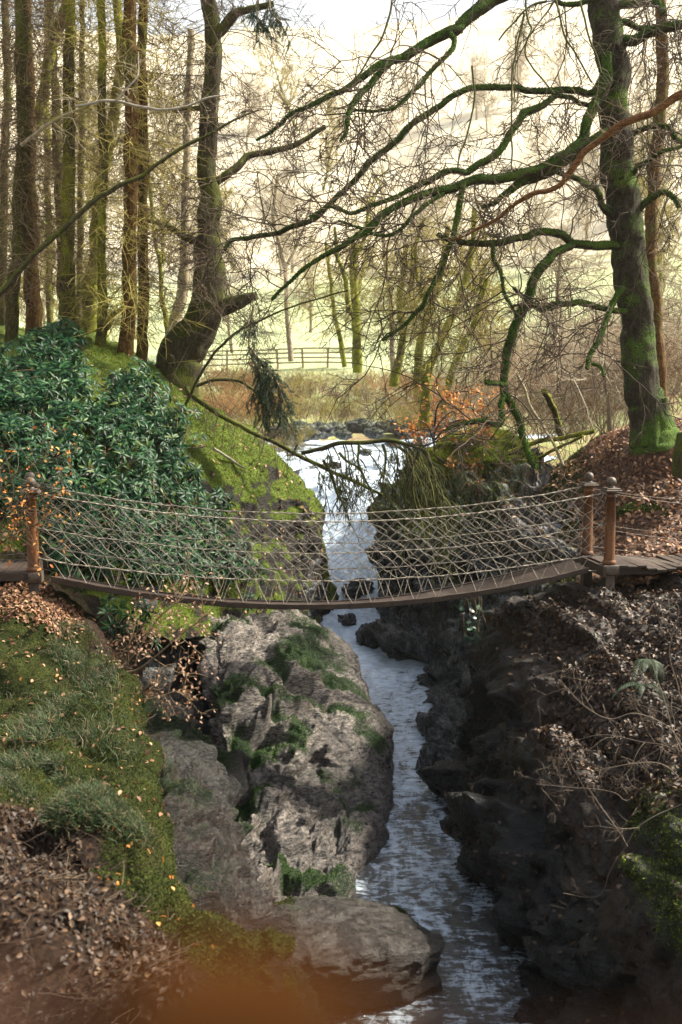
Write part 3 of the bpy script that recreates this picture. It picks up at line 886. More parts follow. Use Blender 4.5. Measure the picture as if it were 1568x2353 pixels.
M['moss'] = t.done(mossc, None, t.bump(n3, 1, .04))
boulder('moss_boulder', P(1105, 1062, 25.2), (1.42, 1.3, .7), M['hill'], lambda V, N, u, v: (.75 + .5 * N[:, 2] + .4 * fbm(V * 1.5, 2, 4), .3, 0), 'big rock cushioned in bright green moss at the gorge edge', 'boulder', amp=.3, lump=2.2, seed=3)
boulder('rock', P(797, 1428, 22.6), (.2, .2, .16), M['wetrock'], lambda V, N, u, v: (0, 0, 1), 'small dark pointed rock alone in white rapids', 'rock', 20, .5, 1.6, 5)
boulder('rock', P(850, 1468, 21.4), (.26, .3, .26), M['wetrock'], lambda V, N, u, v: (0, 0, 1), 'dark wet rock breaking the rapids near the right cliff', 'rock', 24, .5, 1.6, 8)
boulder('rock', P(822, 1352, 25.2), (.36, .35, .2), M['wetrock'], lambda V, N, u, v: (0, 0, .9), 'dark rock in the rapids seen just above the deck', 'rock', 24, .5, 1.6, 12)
boulder('stone', P(1515, 1256, 15.1), (.33, .2, .09), M['rock'], lambda V, N, u, v: (0, .0, 0), 'flat pale stone lying in the leaves above the platform', 'stone', 24, .3, 1.6, 14)
boulder('mossy_stone', P(1490, 1180, 15.9), (.42, .3, .16), M['hill'], lambda V, N, u, v: (.9, .4, 0), 'low mossy hump on the leaf covered slope', 'stone', 30, .4, 2, 15)

# ------------------------------------------------------------------ bridge
def wood(name, c0, c1, c2, sx=1.0):
    t = NT(name, .6, .35)
    n = t.noise(6, 6, .65, stretch=(14, 14, 14) if sx == 0 else (1.5, 22, 22))
    n2 = t.noise(2.5, 5, .65)
    c = t.ramp(t.math('MULTIPLY_ADD', n, .6, t.math('MULTIPLY', n2, .4)), [(.35, c0), (.52, c1), (.7, c2)])
    return t.done(c, t.ramp(n2, [(.3, .35), (.7, .75)]), t.bump(n, .5, .01))
M['deck'] = wood('wet_brown_board', (.012, .007, .005), (.04, .024, .016), (.1, .066, .045))
t = NT('rusted_iron', .55, .4)
n1, n2 = t.noise(4, 6, .65, stretch=(1, 1, .6)), t.noise(40, 5, .7)
c = t.ramp(t.math('MULTIPLY_ADD', n1, .65, t.math('MULTIPLY', n2, .35)), [(.34, (.022, .009, .004)), (.46, (.085, .03, .009)), (.58, (.16, .06, .014)), (.72, (.26, .16, .09))])
M['rust'] = t.done(c, t.ramp(n1, [(.3, .4), (.7, .75)]), t.bump(n2, .3, .004))
t = NT('grey_cap_iron', .6, .4)
n1 = t.noise(9, 6, .7)
M['cap'] = t.done(t.ramp(n1, [(.35, (.03, .022, .018)), (.55, (.085, .062, .045)), (.7, (.16, .11, .07))]), None, t.bump(n1, .3, .004))
t = NT('wire_rope', .6, .35)
n1 = t.noise(30, 4, .6)
M['wire'] = t.done(t.ramp(n1, [(.35, (.10, .082, .06)), (.58, (.34, .295, .235))]), None)
t = NT('dead_vine', .8, .2)

NL, NR = np.array(P(78, 1309, 11.95)), np.array(P(1400, 1293, 12.9))
ax_ = unit(NR - NL)
Lb = np.linalg.norm(NR - NL)
bx_ = unit(np.array([-ax_[1], ax_[0], 0]))
UP = np.array([0, 0, 1.0])
WID = .78
bridge = thing('rope_bridge', tuple((NL + NR) / 2 - UP * .5), 'sagging footbridge with wire rope net sides slung across the gorge', 'bridge')
def make_post(base, name='post'):
    a = Acc()
    lathe(a, base, [(.0, -.02), (.085, -.02), (.09, .0), (.09, .02), (.075, .035), (.072, .05), (.066, .5), (.058, .86), (.07, .865), (.07, .885), (.06, .89), (.06, .915), (.075, .925), (.075, .94), (.0, .94)], 22)
    po = obj(name, a, M['rust'], bridge)
    a = Acc()
    box(a, base + UP * .952, ax_ * .105, bx_ * .105, UP * .014, .006)
    box(a, base + UP * .975, ax_ * .09, bx_ * .09, UP * .012, .005)
    obj('cap_plate', a, M['cap'], po)
    a = Acc()
    prof = [(0, .985), (.05, .985), (.045, 1.0), (.033, 1.01)]
    prof += [(.062 * math.cos(q), 1.068 + .062 * math.sin(q)) for q in np.linspace(-1.0, 1.57, 12)]
    lathe(a, base, prof, 20)
    obj('ball_finial', a, M['cap'], po)
    a = Acc()
    box(a, base - UP * .085, ax_ * .1, bx_ * .1, UP * .064, .008)
    obj('base_block', a, M['cap'], po)
    a = Acc()
    box(a, base - UP * .55, ax_ * .06, bx_ * .06, UP * .4, .004)
    obj('support_leg', a, M['deck'], po)
    return po
make_post(NL); make_post(NR); make_post(NR + bx_ * WID); make_post(np.array([NL[0] * (NL[1] + WID) / NL[1], NL[1] + WID, NL[2]]))
S0, S1 = .028, .962                      # the hanging deck between the posts
def deck_pt(s, q):                       # q 0 near edge .. 1 far edge
    u_ = (s - S0) / (S1 - S0)
    base = NL + (NR - NL) * s
    z = -.12 - .42 * 4 * u_ * (1 - u_) + .03 * u_
    tilt = -.115 * sstep(1.0, .55, u_) - .0
    return base + bx_ * (.03 + .7 * q) + UP * (z + tilt * q)
a = Acc()
npl = 27
for i in range(npl):
    s0 = S0 + (S1 - S0) * i / npl
    s1 = S0 + (S1 - S0) * (i + .955) / npl
    A0, A1, B0, B1 = deck_pt(s0, -.03), deck_pt(s1, -.03), deck_pt(s0, 1), deck_pt(s1, 1)
    c = (A0 + A1 + B0 + B1) / 4 + UP * rng.uniform(-.004, .004)
    box(a, c, (A1 - A0 + B1 - B0) / 4, (B0 - A0 + B1 - A1) / 4, UP * .017, .004)
deck = obj('deck', a, M['deck'], bridge, False)
for q in (-.015, 1.0):
    a = Acc()
    ne = 13
    for i in range(ne):
        s0 = S0 + (S1 - S0) * i / ne
        s1 = S0 + (S1 - S0) * (i + .99) / ne
        A0, A1 = deck_pt(s0, q), deck_pt(s1, q)
        box(a, (A0 + A1) / 2 + UP * .0 - bx_ * (.024 if q < .5 else -.024), (A1 - A0) / 2, bx_ * .016, UP * (.036 + rng.uniform(-.003, .003)), .004)
    obj('edge_board', a, M['deck'], deck, False)
a = Acc()                                # chicken wire for grip on the boards
for k in range(22):
    q = (k + .5) / 22
    s = np.linspace(S0, S1, 330)
    ln = np.array([deck_pt(x, q + .012 * math.sin(i * 2.1 + k * 3.14)) + UP * .021 for i, x in enumerate(s)])
    tubes(a, ln, .0035, 3)
obj('grip_mesh', a, M['deck'], deck)
def rope_z(s, h0, hs): return h0 - hs * 4 * s * (1 - s)
def rope_pt(s, row, off):                # row 0 lower rope .. 1 hand rope
    base = NL + (NR - NL) * s + bx_ * off
    lo, hi = rope_z(s, .15, .335), rope_z(s, .945, .375)
    return base + UP * (lo + (hi - lo) * row)
def twist(p, r, turns):                  # two strands twisted into a rope
    n = len(p)
    T = unit(np.gradient(p, axis=0))
    u, w_ = frames(T, np.broadcast_to(np.array([[.1, 1., .05]]), T.shape))
    t_ = np.arange(n) * turns
    return [p + (u * np.cos(t_ + q)[:, None] + w_ * np.sin(t_ + q)[:, None]) * r for q in (0, math.pi)]
for off, sg in ((0, -1), (WID, 1)):
    ro, nt, ti = Acc(), Acc(), Acc()
    for row in (0, .47, 1.0):
        s = np.linspace(.008, .992, 260)
        p = np.array([rope_pt(x, row, off + sg * .02) for x in s])
        p[:, 2] += .012 * fbm(np.stack([s * 30, s * 0 + row * 9 + off, s * 0], -1), 3, 4)
        for st in twist(p, .0055 if row != .47 else .004, .55): tubes(ro, st, .0052 if row != .47 else .0038, 4)
    nr, nc = 10, 78
    node = np.zeros((nr + 1, nc + 1, 3))
    for i in range(nr + 1):
        for j in range(nc + 1):
            s = .014 + .972 * (j / nc)
            jx, jz = rng.normal(0, .0028), rng.normal(0, .017)
            bow = .05 * math.sin(math.pi * i / nr) * sg
            node[i, j] = rope_pt(np.clip(s + (jx if 0 < j < nc else 0), 0, 1), i / nr, off + sg * .02 + bow) + UP * (jz if 0 < i < nr else 0)
    seg = []
    for i in range(nr):
        for j in range(nc + 1):
            if (i + j) % 2 == 0:
                for dj in (-1, 1):
                    if 0 <= j + dj <= nc: seg.append((node[i, j], node[i + 1, j + dj]))
    seg = np.array(seg)
    mid = seg.mean(1, keepdims=True) + rng.normal(0, .006, (len(seg), 1, 3))
    tubes(nt, np.concatenate([seg[:, :1], mid, seg[:, 1:]], 1), .0033, 4)
    q = 0.0 if off == 0 else 1.0
    zs = []
    nz_ = 25
    for i in range(nz_):
        s0 = S0 + (S1 - S0) * (i + .1) / nz_
        s1 = S0 + (S1 - S0) * (i + .55) / nz_
        s2 = S0 + (S1 - S0) * (i + 1.0) / nz_
        d_ = deck_pt(s1 + rng.normal(0, .003), q - .05 if q < .5 else 1.05) + UP * .0
        zs += [(rope_pt(s0, 0, off + sg * .02), d_), (d_, rope_pt(s2, 0, off + sg * .02))]
    zs = np.array(zs)
    mid = zs.mean(1, keepdims=True) + rng.normal(0, .006, (len(zs), 1, 3))
    tubes(ti, np.concatenate([zs[:, :1], mid, zs[:, 1:]], 1), .0045, 4)
    r_ = obj('hand_rope', ro, M['wire'], bridge)
    obj('rope_net', nt, M['wire'], bridge)
    obj('tie_rope', ti, M['wire'], bridge)
    for end in (0, 1):                   # shackles at the posts
        for row in (0, .47, 1.0):
            sh = Acc()
            p = rope_pt(.012 if end == 0 else .988, row, off + sg * .02)
            for k in range(3):
                c_ = p + ax_ * (-.03 + .03 * k) * (1 if end else -1) * -1
                q_ = np.linspace(0, 2 * math.pi, 11)
                e2 = bx_ if k % 2 else UP
                tubes(sh, c_ + np.cos(q_)[:, None] * ax_ * .022 + np.sin(q_)[:, None] * e2 * .014, .0045, 4)
            obj('shackle', sh, M['cap'], bridge)
a = Acc()
for off in (.1, WID - .1):
    s = np.linspace(-.01, 1.03, 60)
    tubes(a, np.array([deck_pt(x, (off - .03) / .7) - UP * .03 for x in np.clip(s, S0, S1)]) + np.where((s > S1)[:, None], 0, 0), .009, 5)
    tubes(a, np.stack([deck_pt(S1, (off - .03) / .7) - UP * .03, NR + bx_ * off - UP * .14 + ax_ * .35]), .008, 5)
obj('deck_cable', a, M['wire'], bridge)

plat = thing('boardwalk', tuple(NR + ax_ * .6 + UP * -.3), 'dark boarded landing leading right from the two rusty posts', 'boardwalk')
a = Acc()
for i in range(17):
    c = NR + ax_ * (.03 + .135 * i) + bx_ * (.4 + .02 * rng.normal()) + UP * (-.045 - .06 * math.sin(i * .42) * (i > 3) * .5 - .004 * i + rng.normal(0, .004))
    box(a, c, ax_ * .063, bx_ * (.47 + rng.uniform(-.02, .02)) + UP * rng.normal(0, .008), UP * .018, .004)
obj('plank', a, M['deck'], plat, False)
a = Acc()
box(a, NR - ax_ * .105 + bx_ * .4 - UP * .1, bx_ * .52, ax_ * .02, UP * .07, .004)
obj('end_beam', a, M['deck'], plat, False)
a = Acc()
for q in (.12, .68):
    box(a, NR + ax_ * 1.1 + bx_ * q - UP * .13, ax_ * 1.2, bx_ * .03, UP * .05, .004)
obj('joist', a, M['deck'], plat, False)
walk = thing('boardwalk', tuple(NL - ax_ * .6 - UP * .2), 'brown plank walkway leaving the frame left of the leftmost post', 'boardwalk')
a = Acc()
for i in range(14):
    box(a, NL - ax_ * (.14 + .14 * i) + bx_ * .4 + UP * (-.03 + rng.normal(0, .004)), ax_ * .064, bx_ * .46, UP * .018, .004)
obj('plank', a, M['deck'], walk, False)
a = Acc()
for q in (-.08, .88): box(a, NL - ax_ * 1.1 + bx_ * q - UP * .07, ax_ * 1.05, bx_ * .02, UP * .05, .004)
obj('side_board', a, M['deck'], walk, False)
for end, sg, lab in ((NR, 1, 'thin wire strands running right from the rusty posts over the leaves'), (NL, -1, 'thin wire strands running left from the leftmost rusty post')):
    a = Acc()
    for off in (0, WID):
        for h in (.9, .42, .1):
            p = np.array([end + ax_ * sg * (.06 + x) + bx_ * off + UP * (h - .16 * x + .03 * x * x + (.0 if sg > 0 else .05 * x)) for x in np.linspace(0, 2.6, 24)])
            tubes(a, p, .002, 4)
    tag(obj('fence_wire', a, M['wire']), lab, 'wire')
# ------------------------------------------------------------------ bark and twig materials
def bark(name, stops, moss, amt, nzw=.5, vert=(9, 9, 2), bs=.6, gr=None):
    """bark with moss that sits on upward faces and in patches"""
    t = NT(name, .9, .15)
    n1 = t.noise(1.4, 5, .65)
    n2 = t.noise(3, 7, .7, stretch=vert)
    n3 = t.noise(55, 4, .7)
    c = t.ramp(t.math('MULTIPLY_ADD', n2, .7, t.math('MULTIPLY', n3, .3)), stops)
    mc = t.ramp(t.math('MULTIPLY_ADD', n1, .35, t.math('MULTIPLY', n3, .65)), moss)
    f = t.math('MULTIPLY_ADD', t.nz(), nzw, t.math('ADD', t.math('MULTIPLY_ADD', n1, 1.4, -.7 + amt), t.math('MULTIPLY_ADD', n3, .6, -.3)))
    if gr:                                                # greener towards the foot
        sp = t.t.nodes.new('ShaderNodeSeparateXYZ')
        t.t.links.new(t.co.outputs['Object'], sp.inputs[0])
        f = t.math('ADD', f, t.ramp(t.math('DIVIDE', sp.outputs[2], gr[0]), [(0, gr[1]), (1, 0)]))
    col = t.mix(t.ramp(f, [(.42, 0), (.6, 1)]), c, mc)
    return t.done(col, None, t.bump(n3, .6, .01, t.bump(n2, bs, .03)))
G_BEECH = [(.36, (.007, .015, .003)), (.5, (.036, .068, .009)), (.64, (.11, .165, .022))]
G_YEL = [(.32, (.035, .04, .005)), (.5, (.14, .15, .012)), (.66, (.28, .28, .03))]
G_OLIVE = [(.34, (.016, .019, .004)), (.5, (.055, .064, .010)), (.66, (.13, .14, .026))]
DARKB = [(.3, (.010, .008, .006)), (.5, (.035, .028, .02)), (.68, (.085, .07, .05))]
BROWNB = [(.34, (.010, .008, .003)), (.48, (.045, .036, .014)), (.62, (.11, .086, .034)), (.76, (.2, .16, .08))]
M['beech_trunk'] = bark('green_beech_bark', DARKB, G_BEECH, .4, .3, (5, 5, 2.5), 1.0, gr=(2.2, .1))
M['beech_bough'] = bark('mossy_bough_bark', DARKB, G_BEECH, .62, .5, (5, 5, 5))
M['spruce'] = bark('flaking_spruce_bark', BROWNB, G_OLIVE, .44, .1, (9, 9, 3.5), .9)
M['spruce_green'] = bark('green_spruce_bark', BROWNB, G_YEL, .5, .1, (9, 9, 3.5), .8)
M['spruce_red'] = bark('rusty_spruce_bark', [(.34, (.015, .008, .004)), (.48, (.07, .036, .012)), (.6, (.18, .095, .028)), (.74, (.28, .18, .07))], G_OLIVE, .38, .1, (8, 8, 4), .9)
M['yellow_moss'] = bark('yellow_mossy_bark', BROWNB, G_YEL, .62, .35, (6, 6, 3))
M['oak'] = bark('dark_rugged_bark', [(.3, (.014, .011, .007)), (.5, (.05, .04, .024)), (.68, (.12, .1, .06))], G_OLIVE, .48, .4, (7, 7, 2), 1.0)
M['pale_bark'] = bark('pale_brown_bark', [(.3, (.10, .075, .05)), (.5, (.24, .19, .13)), (.68, (.40, .33, .24))], G_YEL, .3, .2, (6, 6, 2))
M['rust_bark'] = bark('bare_orange_bark', [(.34, (.025, .012, .006)), (.48, (.10, .045, .018)), (.62, (.22, .11, .048)), (.76, (.36, .21, .11))], G_BEECH, -.2, .1, (3, 10, 10), .9)
M['dead_white'] = bark('bleached_wood', [(.3, (.10, .085, .07)), (.5, (.26, .23, .19)), (.7, (.42, .38, .33))], G_OLIVE, .1, .2, (3, 10, 10), .6)
def twigm(name, a, b):
    t = NT(name, .85, .2)
    return t.done(t.mix(t.island(), a, b))
M['twig'] = twigm('dark_twig', (.035, .025, .018), (.10, .07, .045))
M['twig_brown'] = twigm('brown_twig', (.075, .05, .028), (.2, .14, .08))
M['twig_pale'] = twigm('pale_twig', (.26, .21, .14), (.46, .39, .29))
M['twig_tan'] = twigm('tan_twig', (.075, .055, .042), (.18, .14, .105))
M['twig_gold'] = twigm('golden_twig', (.14, .115, .025), (.32, .26, .07))
M['twig_moss'] = twigm('mossy_twig', (.028, .03, .008), (.085, .085, .02))

def c1(l): return [(x / 2, y / 2) for x, y in l]
def c2(l): return [(784 + x / 2, y / 2) for x, y in l]
def c3(l): return [(x / 2, 588 + y / 2) for x, y in l]
def c4(l): return [(784 + x / 2, 588 + y / 2) for x, y in l]
def place(uv, y0, y1=None):
    y1 = y0 if y1 is None else y1
    n = len(uv)
    return np.array([P(u, v, y0 + (y1 - y0) * i / max(1, n - 1)) for i, (u, v) in enumerate(uv)])
def radii(r, n, y):                                    # picture radius -> metres, evenly from first to last
    return np.interp(np.linspace(0, 1, n), np.linspace(0, 1, len(r)), r) * y / F

def sprout(acc, lines, cnt, l0, l1, r0, spread=.75, wob=.16, grav=-.02, levels=2, n=8, sub=3, k=3, lo=.1, hi=1.0, bias=None, shrink=.45):
    """twigs along lines; lines: list of (N,3)"""
    L = [even(np.asarray(x), 16) for x in lines]
    B = np.stack(L)
    p, T, idx, t = pick(B, cnt, lo, hi)
    d = sideways(T, spread)
    if bias is not None: d = unit(d + np.array(bias))
    ln = rng.uniform(l0, l1, len(p))
    tw = grow(p, d, ln, n, wob, grav)
    rad = r0 * (ln / l1)[:, None] ** .5 * np.linspace(1, .35, n)[None]
    tubes(acc, tw, rad, k)
    out = [tw]
    for lv in range(levels - 1):
        p, T, idx, t = pick(tw, sub, .15, .95)
        ln2 = ln[idx] * rng.uniform(.25, shrink + .1, len(p))
        d = sideways(T, .6)
        if bias is not None: d = unit(d + np.array(bias) * .5)
        ntw = grow(p, d, ln2, 6, wob * 1.2, grav)
        r0 = r0 * .68
        tubes(acc, ntw, r0 * np.linspace(1, .45, 6)[None] + 0 * ln2[:, None], 3)
        tw, ln = ntw, ln2
        out.append(tw)
    return out

def fuzz(acc, p, r, dens, h0, h1, up=.5):
    """short moss blades over a limb"""
    L = np.linalg.norm(np.diff(p, axis=0), axis=-1).sum()
    n = int(L * dens)
    if n < 1: return
    t = rng.random(n) * (len(p) - 1.001)
    i = t.astype(int)
    f = (t - i)[:, None]
    c = p[i] * (1 - f) + p[i + 1] * f
    T = unit(p[i + 1] - p[i])
    d = rng.normal(0, 1, (n, 3))
    d[:, 2] += up
    d = unit(d - (d * T).sum(-1, keepdims=True) * T)
    rr = r[i][:, None] * .96
    blades(acc, c + d * rr, unit(d + rng.normal(0, .35, (n, 3))), rng.uniform(h0, h1, n), .006, .4)

t = NT('beech_moss_tuft', .95, .1)
M['tuft_beech'] = t.done(t.ramp(t.island(), [(0, (.010, .03, .005)), (.5, (.032, .08, .011)), (1, (.085, .16, .024))]))
t = NT('green_moss_tuft', .95, .1)
M['tuft_green'] = t.done(t.ramp(t.island(), [(0, (.012, .018, .004)), (.5, (.035, .05, .010)), (.85, (.07, .085, .018)), (1, (.13, .1, .04))]))
t = NT('yellow_moss_tuft', .95, .1)
M['tuft_yellow'] = t.done(t.ramp(t.island(), [(0, (.06, .09, .010)), (.5, (.17, .23, .022)), (1, (.32, .38, .055))]))
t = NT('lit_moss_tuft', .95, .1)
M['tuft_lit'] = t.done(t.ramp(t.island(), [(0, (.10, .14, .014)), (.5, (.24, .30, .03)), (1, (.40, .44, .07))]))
M['grass'] = leaf_mat('grass_blade', [(0, (.014, .03, .010)), (.5, (.035, .065, .02)), (.78, (.065, .1, .03)), (.8, (.12, .1, .05)), (1, (.24, .19, .11))], .6, .3)

# ------------------------------------------------------------------ the great mossy beech on the right
YB = 16.9
beech = thing('beech_tree', P(1500, 1000, YB), 'massive moss green tree on the right with long sweeping boughs', 'tree')
uv = [(1385, -230), (1386, -60), (1388, 0), (1396, 75), (1411, 150), (1409, 225), (1414, 300), (1421, 400), (1434, 475), (1444, 550), (1451, 638), (1463, 738), (1470, 838), (1483, 913), (1497, 965), (1503, 1000), (1508, 1040)]
rp = [30, 32, 33, 33, 33, 32, 33, 36, 37, 37, 37, 36, 39, 41, 45, 52, 62]
p = place(uv, YB)
r_ = np.array(rp) * YB / F
p, r_ = limb(p, r_, .05, .05, 1)
a = Acc()
tubes(a, p, r_, 48, .2)
for k in range(6):                                    # root flare
    an = k * 1.05 + .3
    b0 = np.array(P(1497, 962, YB)) + np.array([math.cos(an) * .18, math.sin(an) * .18, 0])
    e = np.array(P(1503, 1012, YB)) + np.array([math.cos(an) * .42, math.sin(an) * .42, -.12])
    q, rr = limb([b0 + UP * .35, b0, (b0 + e) / 2 - UP * .1, e], [.1, .13, .1, .04], .05, .02, k)
    tubes(a, q, rr, 14, .2)
trunk = obj('trunk', a, M['beech_trunk'], beech)
fz, tw_src, small_src = Acc(), [], []
fuzz(fz, p, r_, 1300, .006, .02, .3)
BOUGHS = [
 (c2([(1205, -160), (1000, -190), (820, -90), (720, -10), (640, 60), (560, 120), (500, 150), (410, 190), (330, 235), (230, 280), (150, 330), (60, 385), (-60, 440), (-180, 510), (-300, 600), (-380, 650)]), 16.9, 14.5, [26, 20, 14, 10, 6, 2]),
 (c2([(500, 150), (520, 200), (470, 270), (400, 350), (340, 430), (280, 480), (160, 510), (60, 510)]), 15.6, 14.8, [8, 6, 5, 2]),
 (c2([(230, 280), (170, 330), (120, 390), (70, 460), (40, 540), (30, 600), (5, 650)]), 15.2, 14.4, [9, 8, 6, 3]),
 (c2([(1215, 330), (1180, 400), (1140, 428), (1040, 410), (930, 410), (800, 402), (700, 400), (600, 405), (540, 430), (470, 480), (390, 530), (310, 590), (270, 640), (220, 690), (150, 740), (100, 790), (50, 840), (0, 890), (-65, 960), (-170, 1020), (-290, 1065), (-410, 1085), (-490, 1110), (-530, 1150)]), 16.9, 15.4, [11, 9, 8, 8, 8, 7, 6, 4]),
 (c2([(1000, 412), (980, 440), (940, 470), (880, 500), (840, 512), (820, 560), (780, 620), (740, 680), (690, 720), (620, 760), (570, 790), (480, 790), (420, 820), (350, 860), (250, 910), (150, 950), (40, 985), (-60, 960), (-150, 1000)]), 16.5, 14.6, [9, 10, 10, 9, 7, 5, 3]),
 (c2([(1230, 250), (1205, 380), (1160, 470), (1135, 560), (1110, 650), (1060, 692), (980, 740), (900, 780), (800, 805), (700, 822), (600, 832), (500, 860), (400, 890), (320, 915), (250, 950), (180, 1000), (130, 1050), (60, 1100), (0, 1140), (-90, 1180), (-200, 1260), (-320, 1370)]), 16.6, 14.0, [15, 15, 14, 13, 11, 8, 6, 3]),
 (c2([(1230, 600), (1150, 650), (1060, 715), (980, 770), (860, 840), (800, 870), (740, 890), (700, 930), (640, 950)]), 16.4, 15.4, [12, 15, 12, 7, 4]),
 (c2([(575, 840), (560, 880), (540, 940), (520, 1030), (500, 1100), (480, 1180), (450, 1250), (400, 1350), (330, 1460), (260, 1520), (200, 1560)]), 15.2, 14.6, [7, 8, 7, 6, 5, 3]),
 (c2([(480, 900), (400, 940), (330, 1000), (260, 1055), (200, 1080), (140, 1075), (60, 1040), (0, 1020)]), 15.0, 14.4, [6, 5, 4, 2]),
 (c2([(1270, 1135), (1200, 1125), (1120, 1120), (1060, 1118), (1020, 1085), (940, 1070), (850, 1080), (780, 1100), (700, 1120), (600, 1115), (520, 1105), (440, 1075)]), 16.8, 15.6, [13, 12, 10, 9, 8, 5]),
 ([(784 + 535, 556), (784 + 520, 565), (784 + 490, 580), (1264, 593), (1229, 643), (1209, 698), (1184, 753), (1169, 803), (1161, 848), (1159, 888), (1164, 913), (1179, 948), (1194, 973), (1199, 1008), (1214, 1043), (1232, 1075)], 16.2, 15.2, [10, 12, 14, 13, 11, 10, 9, 8]),
 (c4([(755, 585), (720, 590), (680, 585), (672, 580)]), 15.4, 15.0, [8, 7, 4]),
 (c4([(755, 640), (740, 690), (742, 750), (715, 775), (640, 762), (540, 775), (470, 802)]), 15.3, 14.6, [8, 9, 8, 6, 3]),
 (c4([(1310, 250), (1250, 245), (1180, 230), (1080, 220), (980, 220), (920, 240), (880, 212), (820, 180), (790, 150)]), 16.8, 15.8, [8, 8, 7, 6, 3]),
 (c4([(1290, 160), (1260, 210), (1220, 300), (1190, 380), (1160, 440), (1130, 510)]), 16.7, 15.9, [9, 8, 7, 5]),
 (c4([(1150, 500), (1200, 520), (1215, 550)]), 15.9, 15.7, [5, 5, 3]),
 (c2([(700, 1120), (705, 1200), (740, 1250), (745, 1330), (775, 1390), (800, 1440)]), 15.7, 15.0, [6, 5, 5, 2]),
 (c2([(1290, 1010), (1210, 960), (1180, 890), (1120, 850), (1050, 830), (980, 800)]), 16.9, 16.0, [10, 9, 7, 4]),
 (c2([(1180, 490), (1100, 480), (1040, 455), (990, 445)]), 16.9, 16.3, [6, 6, 5]),
 (c2([(1290, 190), (1350, 190), (1440, 140), (1568, 112), (1700, 60)]), 16.9, 16.2, [14, 14, 13, 10]),
 (c2([(1230, 30), (1290, 15), (1400, 5), (1470, 20), (1490, 65)]), 16.9, 16.3, [12, 12, 10, 8]),
 (c2([(1270, 95), (1340, 115), (1430, 125), (1500, 90)]), 17.1, 17.3, [9, 8, 6]),
 (c2([(1360, 990), (1390, 950), (1430, 910), (1480, 880), (1530, 910), (1560, 960)]), 16.9, 16.5, [11, 9, 8, 6]),
 (c2([(1310, 630), (1420, 582), (1500, 580), (1540, 640), (1600, 660)]), 16.9, 16.4, [8, 7, 7, 5]),
 (c2([(1340, 810), (1370, 770), (1420, 740), (1480, 700), (1600, 660)]), 16.9, 16.3, [7, 6, 5, 4]),
 (c2([(1170, 5), (1130, 8), (1040, 22), (985, 5), (960, -40)]), 16.9, 16.4, [7, 7, 5, 4]),
]
for i, (uv, y0, y1, rr) in enumerate(BOUGHS):
    q = place(uv, y0, y1)
    q, rad = limb(q, radii(rr, len(q), (y0 + y1) / 2) * .79, .06, .06, i + 5)
    a = Acc()
    tubes(a, q, rad, 12, .32, True)
    obj('bough', a, M['beech_bough'], beech)
    fuzz(fz, q, rad, 1500 * max(.4, rad.mean() / .06), .006, .024, .7)
    if i not in (11, 15): tw_src.append(q)
obj('moss', fz, M['tuft_beech'], beech)['kind'] = 'stuff'
a = Acc()
side = sprout(a, tw_src, 9, .7, 2.3, .013, .7, .17, -.05, 3, 14, 5, 4, .25, 1.0, (-.25, -.1, -.1))
sprout(a, tw_src[:12], 8, .5, 1.5, .009, .6, .14, -.02, 3, 10, 4, 3, .3, 1.0, (-.3, 0, .0))
obj('twigs', a, M['twig'], beech)['kind'] = 'stuff'
# hanging vines from above
for uv, y0 in ((c2([(850, -60), (850, 50), (860, 100), (875, 130), (850, 200), (850, 260), (880, 310), (930, 370), (980, 430)]), 15.2), (c2([(840, 60), (810, 200), (790, 330), (790, 420), (785, 600), (790, 700), (785, 780)]), 15.2), (c2([(950, 0), (900, 15), (850, 45), (790, 110), (725, 190)]), 15.3), (c2([(600, 300), (608, 400), (605, 500), (580, 620), (550, 720), (540, 780)]), 15.0), (c2([(1100, 0), (1130, 150), (1180, 270), (1195, 340)]), 16.0), (c2([(985, -20), (1020, 150), (1080, 250), (1150, 380)]), 16.0), (c2([(240, -20), (220, 80), (180, 190), (110, 300), (60, 370)]), 14.6)):
    a = Acc()
    q, rad = limb(place(uv, y0, y0 - .2), radii([2.6, 1.8], len(uv), y0), .07, .03, len(uv))
    tubes(a, q, rad, 5, .2)
    sprout(a, [q], 12, .2, .8, .006, .6, .15, -.06, 2, 8, 3)
    obj('hanging_shoot', a, M['twig_moss'], beech)
# bare orange bough reaching in from the right
a = Acc()
uv = c2([(1760, 330), (1650, 390), (1568, 430), (1500, 460), (1400, 525), (1300, 565), (1250, 590), (1180, 640), (1110, 700), (1060, 770), (1010, 840), (960, 870), (880, 890), (800, 930), (740, 985), (660, 1030), (580, 1075), (500, 1105)])
q, rad = limb(place(uv, 13.6, 14.2), radii([9.5, 9, 8, 8, 6, 4, 2.5], len(uv), 14), .05, .05, 77)
tubes(a, q, rad, 12, .35, True)
rb = tag(obj('branch', a, M['rust_bark']), 'long bare orange brown branch slanting across in front of the mossy trunk', 'branch')
a = Acc()
sprout(a, [q], 26, .25, 1.1, .008, .7, .14, -.03, 2, 9, 3)
obj('twigs', a, M['twig_brown'], rb)['kind'] = 'stuff'

